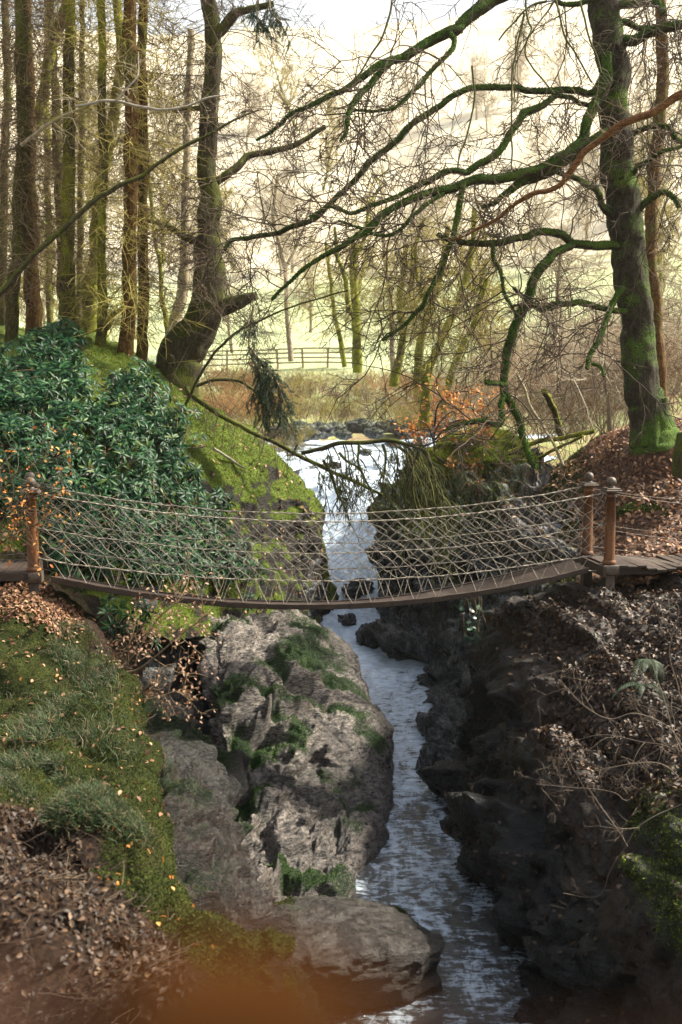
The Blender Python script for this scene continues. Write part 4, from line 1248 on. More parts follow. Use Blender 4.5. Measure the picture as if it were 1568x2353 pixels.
def simple_tree(name, uv, y, rr, mat, label, twmat, cnt, l0, l1, group=None, tr=.009, grav=-.02, levels=2, lo=.15, sub=4, branches=(), k=14, rough=.25, top=None, fz=None, bias=None, cat='tree', spread=.8):
    uv = list(uv)
    base = P(*uv[-1], y)
    t_ = thing(name, base, label, cat, group)
    if top:                                           # the stem goes on above the picture
        u0, v0 = uv[0]
        uv = [(u0 + top[0], v0 - top[1])] + uv
        rr = [rr[0] * .8] + list(rr)
    q, rad = limb(place(uv, y), radii(rr, len(uv), y), .07, .04, int(uv[-1][0]))
    q = np.concatenate([q, q[-1:] + (q[-1:] - q[-2:-1]) * 4])
    rad = np.append(rad, rad[-1])
    a = Acc()
    tubes(a, q, rad, k, rough)
    obj('trunk', a, mat, t_)
    src = [q]
    for b, y1, br in branches:
        bq, brad = limb(place(b, y, y1), radii(br, len(b), y), .06, .05, len(src))
        a = Acc()
        tubes(a, bq, brad, 9, .3, True)
        obj('bough', a, mat, t_)
        src.append(bq)
        if fz: fuzz(fz[0], bq, brad, fz[1], .012, .035)
    if cnt:
        a = Acc()
        sprout(a, [src[0]], cnt, l0, l1, tr, spread, .12, grav, levels, 9, sub, 4, 0.0, 1 - lo, bias, .4)
        if len(src) > 1: sprout(a, src[1:], max(6, cnt // 6), l0 * .6, l1 * .7, tr * .8, .7, .15, grav, levels, 8, sub, 3, .15, 1, None)
        obj('twigs', a, twmat, t_)['kind'] = 'stuff'
    return t_, q

# ------------------------------------------------------------------ spruces on the left bank
SPG = 'bare stemmed conifers on the left bank'
simple_tree('spruce_tree', [(47, 0), (50, 150), (55, 300), (44, 450), (42, 588), (32, 640), (24, 790)], 20.6, [14, 15, 16, 15, 14], M['spruce'], 'leftmost twig choked conifer stem at the left edge', M['twig_brown'], 255, .5, 1.9, SPG, .010, -.03, sub=7, top=(-6, 260))
simple_tree('spruce_tree', [(68, 300), (70, 450), (70, 588), (73, 640), (76, 720), (80, 800)], 21.4, [15, 16, 17, 18], M['spruce_red'], 'rusty brown conifer stem right of the leftmost trunk', M['twig_brown'], 127, .5, 1.8, SPG, .009, -.03, sub=7, top=(-10, 420))
simple_tree('spruce_tree', [(160, 0), (160, 200), (159, 400), (156, 588), (156, 663), (158, 770)], 20.8, [12, 13, 14, 17, 19], M['spruce_green'], 'straight grey green conifer rising behind the shrub top', M['twig_brown'], 191, .4, 1.7, SPG, .009, -.03, sub=7, top=(2, 260))
simple_tree('spruce_tree', [(235, 0), (235, 200), (237, 400), (236, 588), (235, 690), (232, 790), (227, 880)], 20.2, [8.5, 9, 9.5, 11, 13], M['spruce_green'], 'slender green tinged conifer with many dead side twigs', M['twig_gold'], 191, .3, 1.6, SPG, .008, -.03, sub=6, top=(-2, 260))
simple_tree('spruce_tree', [(299, 0), (300, 200), (300, 400), (299, 588), (298, 690), (294, 760), (284, 830), (270, 880)], 20.4, [15, 15, 15.5, 16, 18, 26], M['spruce_red'], 'stout orange barked conifer with flared mossy foot', M['twig_gold'], 233, .4, 1.8, SPG, .010, -.03, sub=7, top=(0, 260))
simple_tree('spruce_tree', [(327, 0), (328, 250), (329, 588), (328, 700), (326, 815)], 21, [10.5, 11, 11.5, 13.5], M['spruce_red'], 'brown conifer pressed close beside the stout orange one', M['twig_brown'], 212, .4, 1.8, SPG, .009, -.03, sub=7, top=(0, 260))
simple_tree('spruce_tree', [(122, 120), (128, 215), (133, 350), (138, 500), (143, 588), (146, 700)], 23, [9, 10, 11, 12], M['spruce'], 'thin brown conifer half behind the grey green one', M['twig_brown'], 148, .4, 1.6, SPG, .008, -.03, sub=6, top=(-10, 400))
simple_tree('spruce_tree', [(12, 0), (16, 200), (10, 400), (8, 600), (6, 800)], 26, [8, 9, 9, 10], M['spruce'], 'dim distant conifer stem cut by the left frame edge', M['twig_brown'], 233, .5, 2.0, SPG, .010, -.03, sub=7, top=(0, 200))
simple_tree('spruce_tree', [(190, 0), (188, 200), (186, 400), (184, 600), (182, 770)], 30, [6, 6.5, 7, 8], M['spruce'], 'narrow far conifer stem seen between two nearer trunks', M['twig_gold'], 170, .5, 2.0, SPG, .010, -.03, sub=7, top=(0, 200))
simple_tree('spruce_tree', [(108, 0), (108, 200), (109, 400), (112, 600), (114, 770)], 33, [6, 6.5, 7, 8], M['spruce_green'], 'far pale green conifer stem behind the left cluster', M['twig_gold'], 170, .5, 2.2, SPG, .010, -.03, sub=7, top=(0, 200))
fzy = Acc()
LG = 'mossy broadleaf trees on the left bank'
simple_tree('mossy_tree', [(160, -60), (155, 0), (115, 125), (92, 250), (76, 310), (60, 420), (40, 600), (30, 780)], 22.5, [10, 11, 12, 11, 9, 9], M['yellow_moss'], 'leaning bright green limb crossing the leftmost conifers', M['twig_gold'], 40, .4, 1.5, LG, .008)
simple_tree('mossy_tree', [(255, -80), (270, 25), (278, 125), (266, 225), (250, 350), (227, 450), (218, 588), (212, 640), (206, 730), (202, 800)], 23.5, [9, 10, 11, 12, 14, 17, 20], M['yellow_moss'], 'crooked tree sheathed in bright moss behind the slender conifer', M['twig_gold'], 60, .4, 1.6, LG, .009, branches=[(c3([(420, 360), (490, 330), (510, 280), (560, 240), (600, 200)]), 23.4, [9, 7, 6, 5])])
simple_tree('oak_tree', [(460, -120), (475, -20), (488, 75), (492, 150), (482, 240), (480, 325), (474, 400), (486, 455), (480, 520), (476, 588), (481, 620), (480, 680), (458, 750), (430, 790), (412, 830), (405, 890)], 21.6, [15, 17, 18, 20, 22, 27, 33, 40, 48, 50], M['oak'], 'big dark leaning tree with a bulging curved foot', M['twig'], 140, .5, 2.4, LG, .011, -.01, 3, k=32, rough=.3, sub=5,
   branches=[(c3([(960, 260), (1040, 240), (1090, 220), (1130, 195), (1175, 180)]), 21.2, [26, 20, 14, 9]), (c1([(960, 1110), (880, 1100), (800, 1060), (740, 1030), (680, 1020)]), 20.8, [9, 8, 6, 4]), (c1([(985, 190), (1040, 100), (1080, 60), (1150, 40), (1260, 10)]), 21.2, [12, 11, 9, 6]), (c1([(970, 480), (900, 500), (840, 510), (780, 520)]), 21.5, [6, 5, 3]), (c1([(1000, 830), (1080, 780), (1130, 730), (1260, 690), (1400, 650), (1500, 590)]), 22.2, [9, 8, 6, 5])])
simple_tree('bare_tree', [(425, 450), (425, 588), (420, 663), (400, 753), (388, 800)], 27, [9, 12, 14, 17], M['pale_bark'], 'pale sunlit trunk just left of the dark leaning tree', M['twig_pale'], 40, .5, 2.2, LG, .010, top=(15, 380))
simple_tree('mossy_tree', [(352, 520), (366, 600), (372, 680), (384, 740), (388, 800)], 29, [4, 5, 6, 7], M['yellow_moss'], 'thin wavy mossy stem between orange conifer and leaning tree', M['twig_gold'], 40, .5, 1.8, LG, .009, top=(-20, 300))

# loose branches across the left trees
BG = 'dead branches crossing the left trees'
def branch(uv, y0, y1, rr, mat, label, twmat, cnt, l0, l1, group=None, name='branch', grav=-.03, bias=None, levels=2, tr=.007, sub=3):
    q, rad = limb(place(uv, y0, y1), radii(rr, len(uv), (y0 + y1) / 2), .06, .04, int(abs(uv[0][0])))
    a = Acc()
    tubes(a, q, rad, 10, .3, True)
    o = tag(obj(name, a, mat), label, 'branch', group)
    if cnt:
        a = Acc()
        sprout(a, [q], cnt, l0, l1, tr, .75, .14, grav, levels, 9, sub, 4, .05, 1.0, bias)
        obj('twigs', a, twmat, o)['kind'] = 'stuff'
    return o, q, rad
branch(c1([(-120, 1420), (0, 1350), (150, 1180), (330, 1020), (450, 910), (620, 825), (700, 770), (830, 690), (960, 620), (1080, 555), (1190, 510)]), 18.6, 18.8, [6.5, 6, 5.5, 4.6, 4, 3, 1.8], M['oak'], 'long mossy dark branch rising from lower left across conifer stems', M['twig'], 30, .3, 1.3, BG)
branch(c1([(350, 490), (500, 460), (600, 482), (720, 500), (840, 490), (950, 450), (1050, 440)]), 18.9, 19.4, [2.5, 3, 3, 2.4, 1.5], M['dead_white'], 'bleached pale dead branch curving in front of the conifer stems', M['twig_pale'], 16, .2, .9, BG)
branch(c1([(530, 460), (570, 420), (620, 375), (640, 330), (635, 240)]), 18.9, 19.1, [2.5, 2, 1.3], M['dead_white'], 'short bleached branch forking upward from the pale curved one', M['twig_pale'], 12, .2, .7, BG)
branch(c1([(100, 670), (180, 610), (250, 560), (340, 510), (420, 480)]), 19, 19, [4, 3.5, 2], M['pale_bark'], 'thin greyish dead branch among the leftmost stems', M['twig_pale'], 14, .2, .9, BG)
branch(c3([(1600, 160), (1500, 190), (1300, 250), (1170, 310), (1080, 360), (1000, 430), (930, 540), (850, 680)]), 19.6, 20.2, [1.5, 2.2, 3, 3.6], M['oak'], 'slender leaning sapling stem rising right over the mossy slope', M['twig'], 26, .3, 1.2)
branch(c3([(860, 600), (880, 640), (1000, 720), (1100, 780), (1250, 850), (1380, 920), (1568, 1010), (1700, 1070), (1760, 1100)]), 20.6, 19.6, [5.5, 5.5, 5, 4.5, 3], M['oak'], 'long fallen pole sloping down the moss toward the water', M['twig'], 70, .3, 1.2, None, 'fallen_branch', -.06, (0, 0, -.5), 3)
branch(c3([(990, 880), (1040, 920), (1130, 975)]), 19.6, 20, [3, 3, 2], M['dead_white'], 'short broken stick lying on the green mossy slope', M['twig_pale'], 0, 0, 0, None, 'fallen_branch')
branch(c3([(900, 600), (960, 575), (1050, 570), (1110, 575), (1170, 625), (1220, 690)]), 20.4, 20.6, [4, 4, 3], M['oak'], 'thin arched branch above the fallen pole', M['twig_brown'], 20, .3, 1.0, None)
# dead hanging bough over the rapids
o, q, rad = branch([(690, 1040), (740, 1030), (784, 1018), (834, 1018), (884, 1014), (934, 1022), (979, 1038), (989, 1068), (1004, 1118), (1014, 1168)], 18.4, 18.2, [5, 5.5, 5, 4, 3, 2.4], M['oak'], 'mossy dead bough arching over the white rapids with hanging twigs', M['twig_moss'], 0, 0, 0, None, 'dead_bough')
a = Acc()
sprout(a, [q], 30, .5, 1.7, .016, .5, .10, -.16, 3, 12, 6, 4, .0, 1.0, (.1, 0, -1.1))
for uv in ([(740, 1060), (760, 1090), (772, 1130), (790, 1160), (808, 1210)], [(780, 1040), (800, 1062), (826, 1080), (850, 1120), (862, 1150)], [(826, 1020), (826, 1060), (836, 1090), (838, 1130)], [(880, 1020), (884, 1060), (880, 1110)], [(920, 1025), (950, 1055), (985, 1100), (1000, 1160)], [(960, 1040), (940, 1090), (930, 1140), (940, 1200)]):
    b_, br = limb(place(uv, 18.3, 18), radii([4, 3, 2], len(uv), 18), .06, .05, int(uv[0][0]))
    tubes(a, b_, br, 6, .3)
    sprout(a, [b_], 14, .2, .8, .009, .6, .14, -.12, 2, 8, 4)
obj('hanging_twigs', a, M['twig_moss'], o)

# ------------------------------------------------------------------ second tree right, and the lit trees across the river
RG = 'trees behind the mossy beech'
simple_tree('pine_tree', [(1519, -40), (1519, 30), (1521, 150), (1519, 250), (1506, 375), (1499, 475), (1494, 588), (1504, 688), (1511, 788), (1516, 920)], 20.5, [12, 13, 14, 14, 15, 16], M['spruce_red'], 'brown barked trunk partly hidden behind the great beech', M['twig_brown'], 60, .5, 2.2, RG, .010, top=(-4, 200))
MID = 'bare mossy trees beyond the river'
mids = [
 ([(815, 560), (812, 640), (818, 700), (820, 760), (822, 840)], 44, [7, 9, 10, 11], 'yellow_moss', 'straight yellow mossy trunk standing by the far rail fence', [([(822, 745), (800, 700), (795, 640), (775, 590), (770, 520)], 43, [6, 5, 3]), ([(815, 600), (840, 540), (850, 470), (880, 420)], 45, [5, 4, 2])]),
 ([(750, 560), (760, 640), (768, 720), (780, 770), (790, 830)], 47, [3.5, 4.5, 5, 6], 'yellow_moss', 'thin bowed yellow stem just left of the straight mossy trunk', []),
 ([(935, 560), (925, 640), (918, 700), (925, 780), (908, 870)], 38, [5, 7, 8, 10], 'yellow_moss', 'upright mossy stem left in the leaning riverside clump', [([(920, 720), (945, 650), (950, 580), (975, 500)], 38, [6, 5, 3])]),
 ([(1090, 480), (1083, 588), (1050, 700), (1020, 770), (985, 850), (975, 910)], 36, [5, 7, 9, 11], 'yellow_moss', 'long stem leaning far right from the riverside clump', [([(1050, 700), (1100, 660), (1120, 600)], 36, [5, 4, 2])]),
 ([(1030, 520), (1010, 640), (985, 720), (965, 800), (960, 890)], 37, [6, 8, 9, 11], 'yellow_moss', 'upright mossy stem in the middle of the riverside clump', [([(985, 720), (960, 640), (955, 560)], 37, [6, 4, 3])]),
 ([(1120, 640), (1090, 740), (1060, 800), (1040, 850), (1020, 930)], 34, [5, 6, 8, 9], 'yellow_moss', 'mossy bough leaning right low over the river bank', []),
 ([(880, 520), (885, 600), (900, 700), (902, 800), (905, 860)], 46, [4, 5, 6, 7], 'pale_bark', 'pale thin trunk behind the riverside clump', []),
 ([(640, 400), (630, 500), (655, 620), (660, 720), (668, 820)], 58, [4, 5, 5, 6], 'pale_bark', 'faint pale tree on the meadow left of the rail fence', [([(655, 620), (700, 520), (720, 430)], 58, [4, 3, 2])]),
 ([(985, 830), (978, 860), (980, 890), (976, 960)], 31, [8, 10, 11, 13], 'yellow_moss', 'stubby bright yellow mossy stump above the river', []),
 ([(1290, 560), (1280, 700), (1276, 800), (1270, 930)], 33, [3, 4, 5, 6], 'pale_bark', 'thin grey stem in the brown scrub left of the beech', []),
 ([(1370, 700), (1385, 800), (1395, 900), (1400, 980)], 24, [3, 4, 4, 5], 'pale_bark', 'skinny bare sapling just left of the beech trunk', []),
]
for uv, y, rr, mt, lab, br in mids:
    stub = 'stump' in lab
    simple_tree('tree_stump' if stub else 'mossy_tree' if mt != 'pale_bark' else 'bare_tree', uv, y, rr, M[mt], lab, M['twig_gold'] if mt != 'pale_bark' else M['twig_pale'], 6 if stub else 58, .6, 1.2 if stub else 3.2, None if stub else MID, .016, .0, 3, .35, 5, br, cat='stump' if stub else 'tree')
# ------------------------------------------------------------------ far bare trees and scrub: a few kinds, copied
def copy_tree(src, loc, rz, sc_, label):
    r_ = src.copy(); C.objects.link(r_)
    r_.location = loc; r_.rotation_euler = (0, 0, rz); r_.scale = (sc_, sc_, sc_)
    r_['label'] = label
    for ch in list(src.children):
        c = ch.copy(); C.objects.link(c); c.parent = r_
    return r_
def far_tree(seed, h, mat, twm, label, group, lean=.1):
    t_ = thing('bare_tree', (0, 0, 0), label, 'tree', group)
    d = np.array([[rng.normal(0, lean), rng.normal(0, lean), 1.0]])
    tr = grow(np.array([[0, 0, -.4]]), d, np.array([h]), 16, .06, .03)
    a = Acc()
    tubes(a, tr, h * .018 * np.linspace(1, .2, 16)[None], 8, .2)
    obj('trunk', a, mat, t_)
    a = Acc()
    br = sprout(a, [tr[0]], 26, h * .2, h * .5, h * .0058, .6, .12, .05, 3, 12, 6, 4, .22, .98, (0, 0, .25))
    obj('crown', a, twm, t_)['kind'] = 'stuff'
    return t_
FG = 'hazy bare trees on the far meadow and hillside'
protos = [far_tree(1, 9, M['pale_bark'], M['twig_pale'], '', FG), far_tree(2, 11, M['yellow_moss'], M['twig_gold'], '', FG, .2), far_tree(3, 8, M['pale_bark'], M['twig_pale'], '', FG, .15)]
spots = [(-13, 62, 1, 0), (-20, 70, 0, 1), (-9, 84, 2, 1), (-27, 92, 1, 1.2), (-3, 98, 0, 1), (6, 88, 2, 1), (11, 70, 1, .9), (17, 78, 0, 1), (22, 66, 2, 1.1), (27, 84, 1, 1.2), (14, 100, 0, 1.2), (-16, 110, 2, 1.3), (2, 122, 1, 1.2), (33, 104, 0, 1.3), (-35, 120, 0, 1.4), (24, 128, 2, 1.4), (-8, 136, 0, 1.3), (40, 136, 1, 1.4), (12, 150, 2, 1.5), (-26, 150, 1, 1.5)]
for i, (x, y, k, s) in enumerate(spots):
    z = float(ground_z(np.array([[x]]), np.array([[y]]))[0, 0])
    s = s if s > .5 else .9
    u_ = 784 + x / (y) * F
    lab = 'far hazy bare tree standing on the pale slope beyond the river'
    if i < 3: protos[k].location = (x, y, z); protos[k].scale = (s, s, s); protos[k]['label'] = lab; protos[k]['placed'] = 1
    else: copy_tree(protos[k], (x, y, z), i * 1.9, s, lab)
for i in range(46):
    x, y = rng.uniform(-75, 75), rng.uniform(138, 215)
    copy_tree(protos[i % 3], (x, y, float(ground_z(np.array([[x]]), np.array([[y]]))[0, 0])), i * 1.3, rng.uniform(.9, 1.6), lab)
used = {spots[i][2] for i in range(3)}
# shrubs: thickets of thin upright stems
def shrub(n, h, mat, label, group, spreadr=.5, dens=5, rad=.007, name='bare_shrub'):
    t_ = thing(name, (0, 0, 0), label, 'shrub', group)
    an = rng.uniform(0, 2 * math.pi, n)
    rr = rng.uniform(0, spreadr, n)
    o = np.stack([np.cos(an) * rr, np.sin(an) * rr, np.full(n, -.15)], -1)
    d = np.stack([np.cos(an) * rng.uniform(.1, .9, n), np.sin(an) * rng.uniform(.1, .9, n), np.ones(n)], -1)
    st = grow(o, d, rng.uniform(.5, 1, n) * h, 12, .12, .01)
    a = Acc()
    tubes(a, st, rad * np.linspace(1, .4, 12)[None] + np.zeros((n, 1)), 4)
    sprout(a, list(st), dens, h * .15, h * .45, rad * .7, .55, .14, .01, 3, 8, 4, 3, .25, 1)
    obj('stems', a, mat, t_)['kind'] = 'stuff'
    return t_
SG = 'leafless scrub on the right bank beyond the boulder'
M['twig_red'] = twigm('reddish_twig', (.20, .12, .07), (.40, .28, .18))
sh = [shrub(26, 2.6, M['twig_red'], 'dense reddish brown leafless scrub left of the mossy trunk', SG, .7, 6, .010), shrub(22, 2.2, M['twig_brown'], 'dense reddish brown leafless scrub left of the mossy trunk', SG, .6, 6, .009), shrub(20, 3.2, M['twig_pale'], 'dense reddish brown leafless scrub left of the mossy trunk', SG, .6, 6, .010)]
sp = [(1050, 990, 44), (1110, 985, 38), (1165, 985, 33), (1210, 990, 30), (1260, 1000, 28), (1310, 985, 29), (1350, 1000, 26), (1390, 985, 27), (1120, 940, 48), (1190, 940, 46), (1240, 935, 42), (1300, 940, 38), (1350, 935, 36), (1400, 930, 33), (1440, 960, 26), (1545, 940, 24), (1600, 930, 23), (1160, 890, 58), (1230, 880, 56), (1290, 890, 52), (1350, 880, 48), (1410, 880, 44), (1530, 860, 40), (1580, 880, 34), (1480, 890, 42)]
for i, (u, v, y) in enumerate(sp):
    loc = P(u, v, y)
    s = rng.uniform(.85, 1.35) * (1.0 if y < 40 else 1.3)
    if i < 3: sh[i].location = loc; sh[i].scale = (s,) * 3
    else: copy_tree(sh[i % 3], loc, i * 2.1, s, sh[0]['label'])
FG2 = 'low brown brush along the far river bank'
lb = 'low tangled brown brush along the far bank under the fence'
M['twig_russet'] = twigm('russet_twig', (.20, .09, .035), (.40, .23, .10))
sh2 = [shrub(26, 1.2, M['twig_gold'], lb, FG2, .9, 4, .010, 'brush'), shrub(26, 1.0, M['twig_brown'], lb, FG2, .9, 4, .010, 'brush')]
sp = [(470, 930, 34), (510, 935, 40), (560, 950, 46), (600, 945, 52), (640, 950, 55), (690, 955, 58), (730, 960, 60), (780, 965, 62), (820, 960, 63), (860, 962, 62), (900, 960, 60), (950, 962, 56), (620, 890, 66), (680, 885, 68), (740, 890, 68), (800, 890, 68), (860, 890, 68), (930, 890, 66), (990, 900, 62), (1040, 920, 55), (560, 890, 62), (500, 890, 52), (580, 985, 34), (640, 1000, 33), (690, 1005, 38), (620, 1030, 27), (665, 1050, 25.5)]
sp += [(rng.uniform(420, 1050), rng.uniform(880, 975), 0) for _ in range(34)]
sp = [(u, v, y or np.interp(v, [880, 930, 975], [68, 62, 50])) for u, v, y in sp]
for i, (u, v, y) in enumerate(sp):
    s = rng.uniform(.9, 1.3) * (.55 if y < 45 else 1.3)
    if i < 2: sh2[i].location = P(u, v, y); sh2[i].scale = (s,) * 3
    else: copy_tree(sh2[i % 2], P(u, v, y), i * 1.7, s, lb)
rus = shrub(30, 1.3, M['twig_russet'], 'russet bush at the water bend left of the rapids', None, .8, 6, .010, 'russet_bush')
rus.location = P(600, 950, 34)
for (u, v, y, s, l) in ((560, 905, 44, 1.4, 'russet bush behind the fallen pole near the fence'), (520, 960, 30, .8, 'small russet bush at the crest of the mossy slope'), (1010, 950, 36, 1.2, 'russet bush right of the yellow stump'), (900, 905, 52, 1.3, 'russet bush below the riverside tree clump')):
    copy_tree(rus, P(u, v, y), u, s, l)
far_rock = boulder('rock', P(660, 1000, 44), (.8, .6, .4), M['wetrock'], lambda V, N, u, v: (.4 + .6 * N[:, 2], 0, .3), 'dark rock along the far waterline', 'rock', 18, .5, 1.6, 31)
far_rock['group'] = 'rocks along the far waterline'
for u, v, y, s in ((690, 992, 50, 1.0), (735, 990, 53, .9), (770, 986, 58, .8), (830, 984, 60, 1.1), (880, 984, 60, .8), (930, 982, 58, 1.2), (975, 980, 54, 1.2), (1020, 978, 50, .9), (720, 1000, 47, .5), (790, 1000, 50, .5), (860, 996, 52, .6), (840, 1040, 40, .3), (770, 1070, 36, .28), (905, 1020, 42, .4)):
    c = far_rock.copy(); C.objects.link(c)
    d0 = np.array(P(u, v, y)) - s * np.array(P(660, 1000, 44))
    c.location = tuple(d0); c.scale = (s, s, s)
# ------------------------------------------------------------------ rail fence on the far meadow
def gz(x, y): return float(ground_z(np.array([[x]]), np.array([[y]]))[0, 0])
fence = thing('rail_fence', (-5, 76, gz(-5, 76)), 'weathered post and rail fence across the pale green meadow', 'fence')
px = np.arange(-12.4, 1.2, 1.9)
for x in px:
    a = Acc()
    box(a, (x, 76, gz(x, 76) + .62), (.075, 0, 0), (0, .075, 0), (rng.normal(0, .02), 0, .82), .01)
    obj('post', a, M['pale_bark'], fence, False)
for h in (.4, .75, 1.1, 1.4):
    a = Acc()
    for x in px[:-1]:
        z0, z1 = gz(x, 76) + h, gz(x + 1.9, 76) + h
        box(a, (x + .95, 75.9, (z0 + z1) / 2 + rng.normal(0, .02)), (.95, 0, (z1 - z0) / 2), (0, 0, .055), (0, .02, 0))
    obj('rail', a, M['pale_bark'], fence, False)
a = Acc()
q, rr = limb([P(268, 850, 27), P(268, 800, 27)], [.09, .09], .05, .01)
tubes(a, q, rr, 8, .1, True)
tag(obj('fence_post', a, M['pale_bark']), 'single short fence post between the conifer stems', 'post')
# ------------------------------------------------------------------ rhododendrons
t = NT('rhododendron_leaf', .42, .14)
cc = t.ramp(t.island(), [(0, (.003, .015, .006)), (.4, (.009, .036, .014)), (.75, (.02, .066, .023)), (.93, (.04, .09, .026)), (1, (.08, .11, .025))])
two_sided(t, .1, cc)
M['rhodo'] = t.done(cc)
def whorls(stems, lv, cen, ax, size):
    n = len(cen)
    for k in range(9):
        an = k * 2.39996 + rng.normal(0, .15, n)
        r0 = unit(np.cross(ax, np.array([.3, .2, 1.0]) + rng.normal(0, .1, (n, 3))))
        r1 = np.cross(ax, r0)
        el = rng.uniform(-.25, .6, n)[:, None]
        d = unit(r0 * np.cos(an)[:, None] + r1 * np.sin(an)[:, None] + ax * el)
        L = size * rng.uniform(.75, 1.15, n)
        leaves(lv, cen + d * .012, d, unit(ax + rng.normal(0, .12, (n, 3))), L, L * .26, .22, rng.uniform(.1, .55))
Vh, Fh, Nh, _ = SURF['hillside']
poly = [(-60, 830), (40, 830), (80, 830), (115, 800), (150, 775), (180, 800), (195, 900), (240, 935), (290, 900), (325, 880), (352, 900), (375, 950), (415, 1000), (425, 1050), (445, 1110), (480, 1170), (505, 1260), (585, 1345), (100, 1345), (95, 1300), (60, 1200), (-60, 1180)]
wt = inpoly(*proj(Vh), poly) & (Vh[:, 1] < 22)
pp, nn, _ix = scatter(Vh, Fh, 2000, wt.astype(float) / np.maximum(Vh[:, 1], 1) ** 1.0)
nn = np.where((nn * Nh[_ix]).sum(-1, keepdims=True) < 0, -nn, nn)
out = unit(nn + np.array([0, -.35, .45]))
hgt = rng.uniform(.0, 1, len(pp)) ** .8 * .55
cen = pp + out * hgt[:, None] + rng.normal(0, .05, (len(pp), 3))
cen = cen[:]
seeds = np.array([P(40, 900, 18), P(150, 830, 19), P(300, 910, 19), P(60, 1050, 16), P(220, 1040, 16.5), P(370, 1020, 18.5), P(180, 1180, 15), P(330, 1170, 16.6), P(430, 1230, 17.3), P(520, 1300, 18.3)])
labs = ['glossy dark evergreen shrub at the left edge below the leftmost conifers', 'tall evergreen shrub top poking up before the grey green conifer', 'evergreen shrub below the stout orange conifer', 'broad evergreen shrub above the leftmost rusty post', 'deep green evergreen shrub in the middle of the thicket', 'evergreen shrub spilling over the mossy slope crest', 'evergreen shrub behind the left end of the rope net', 'evergreen shrub behind the net a third of the way along', 'evergreen shrub overlapping the bright mossy slope', 'rightmost evergreen shrub, low behind the rope net']
own = np.argmin(np.linalg.norm(cen[:, None] - seeds[None], axis=-1), 1)
def rhodo(cen, ax, root, label, size=.165):
    t_ = thing('rhododendron', tuple(root), label, 'shrub', 'glossy evergreen shrubs on the left bank')
    lv, stm = Acc(), Acc()
    whorls(stm, lv, cen, ax, size)
    n = len(cen)
    rt = root + rng.normal(0, 1, (n, 3)) * np.array([.35, .25, .02])
    t01 = np.linspace(0, 1, 8)[None, :, None]
    line = rt[:, None] * (1 - t01) + cen[:, None] * t01
    line += np.sin(t01 * math.pi) * rng.normal(0, .12, (n, 1, 3)) + UP * -.12 * np.sin(t01 * math.pi)
    k = slice(0, max(6, n // 4))
    tubes(stm, line[k], np.linspace(.014, .005, 8)[None] + np.zeros((len(line[k]), 1)), 4)
    obj('leaves', lv, M['rhodo'], t_)['kind'] = 'stuff'
    obj('stems', stm, M['twig_brown'], t_)
    return t_
for k in range(10):
    m_ = own == k
    if m_.sum() > 5:
        c_ = cen[m_]
        ax = unit(out[m_] + rng.normal(0, .35, (m_.sum(), 3)) + np.array([0, -.2, .25]))
        root = pp[m_].mean(0) - nn[m_].mean(0) * .05
        rhodo(c_, ax, root, labs[k])
c_ = np.array([P(u, v, y) for u, v, y in [(245, 1410, 12.9), (275, 1400, 13), (300, 1415, 12.9), (255, 1440, 12.8), (285, 1440, 12.9), (320, 1430, 13), (340, 1405, 13.1), (215, 1435, 12.7), (355, 1478, 12.9), (275, 1465, 12.8), (330, 1395, 13.2), (250, 1385, 13.1)]])
rhodo(c_, unit(np.array([0, -.6, .6]) + rng.normal(0, .3, (12, 3))), np.array(P(240, 1460, 13.6)), 'small evergreen spray hanging under the left end of the deck', .14)
c_ = np.array([P(570, 1395, 17.0), P(560, 1380, 17.1), P(575, 1372, 17.2), P(590, 1385, 17.1)])
rhodo(c_, unit(np.array([0, -.6, .6]) + rng.normal(0, .3, (4, 3))), np.array(P(575, 1375, 18.2)), 'tiny evergreen sprig just under the middle of the deck', .13)

# ------------------------------------------------------------------ moss, grass and leaves on the ground
def tufts(surf, n, h0, h1, wdt, mat, thr=.5, mask=None, label='moss', up=.4, bend=.4):
    V, Fc, N, at = SURF[surf]
    wgt = (at['moss'] > thr).astype(float)
    if mask is not None: wgt = wgt * mask(V, N)
    p, nrm, _ = scatter(V, Fc, n, wgt)
    if not len(p): return
    nrm = np.where((nrm * N[_]).sum(-1, keepdims=True) < 0, -nrm, nrm)
    d = unit(nrm + np.array([0, 0, up]) + rng.normal(0, .4, p.shape))
    a = Acc()
    blades(a, p - nrm * .004, d, rng.uniform(h0, h1, len(p)), wdt, bend)
    o = obj(label, a, mat)
    return tag(o, kind='stuff')
def front(V, N): return ((N * -unit(V)).sum(-1) > -.25) * (1 / np.maximum(V[:, 1], 2) ** 1.3)
tufts('bank', 130000, .010, .032, .003, M['tuft_green'], .5, lambda V, N: front(V, N) * (V[:, 1] > 3.5))
tufts('hillside', 130000, .015, .042, .006, M['tuft_yellow'], .5, lambda V, N: front(V, N) * (V[:, 0] > -5) * (V[:, 1] < 27))
tufts('rock_outcrop', 70000, .01, .028, .004, M['tuft_beech'], .48, front)
tufts('rock_slab', 8000, .01, .03, .004, M['tuft_green'], .5, front)
tufts('gully_rock', 14000, .012, .035, .004, M['tuft_green'], .5, front)
tufts('gorge_bank', 45000, .012, .035, .004, M['tuft_green'], .5, front)
tufts('gorge_cliff', 30000, .02, .06, .006, M['tuft_yellow'], .45, front)
tufts('gorge_bank', 40000, .010, .028, .004, M['tuft_yellow'], .5, lambda V, N: front(V, N) * (V[:, 1] < 8.8) * (V[:, 2] > -5))
tufts('leafy_slope', 22000, .02, .07, .006, M['tuft_green'], .45, front)
tufts('big rock cushioned in bright green moss at the gorge edge', 70000, .018, .05, .007, M['tuft_lit'], .5, front)
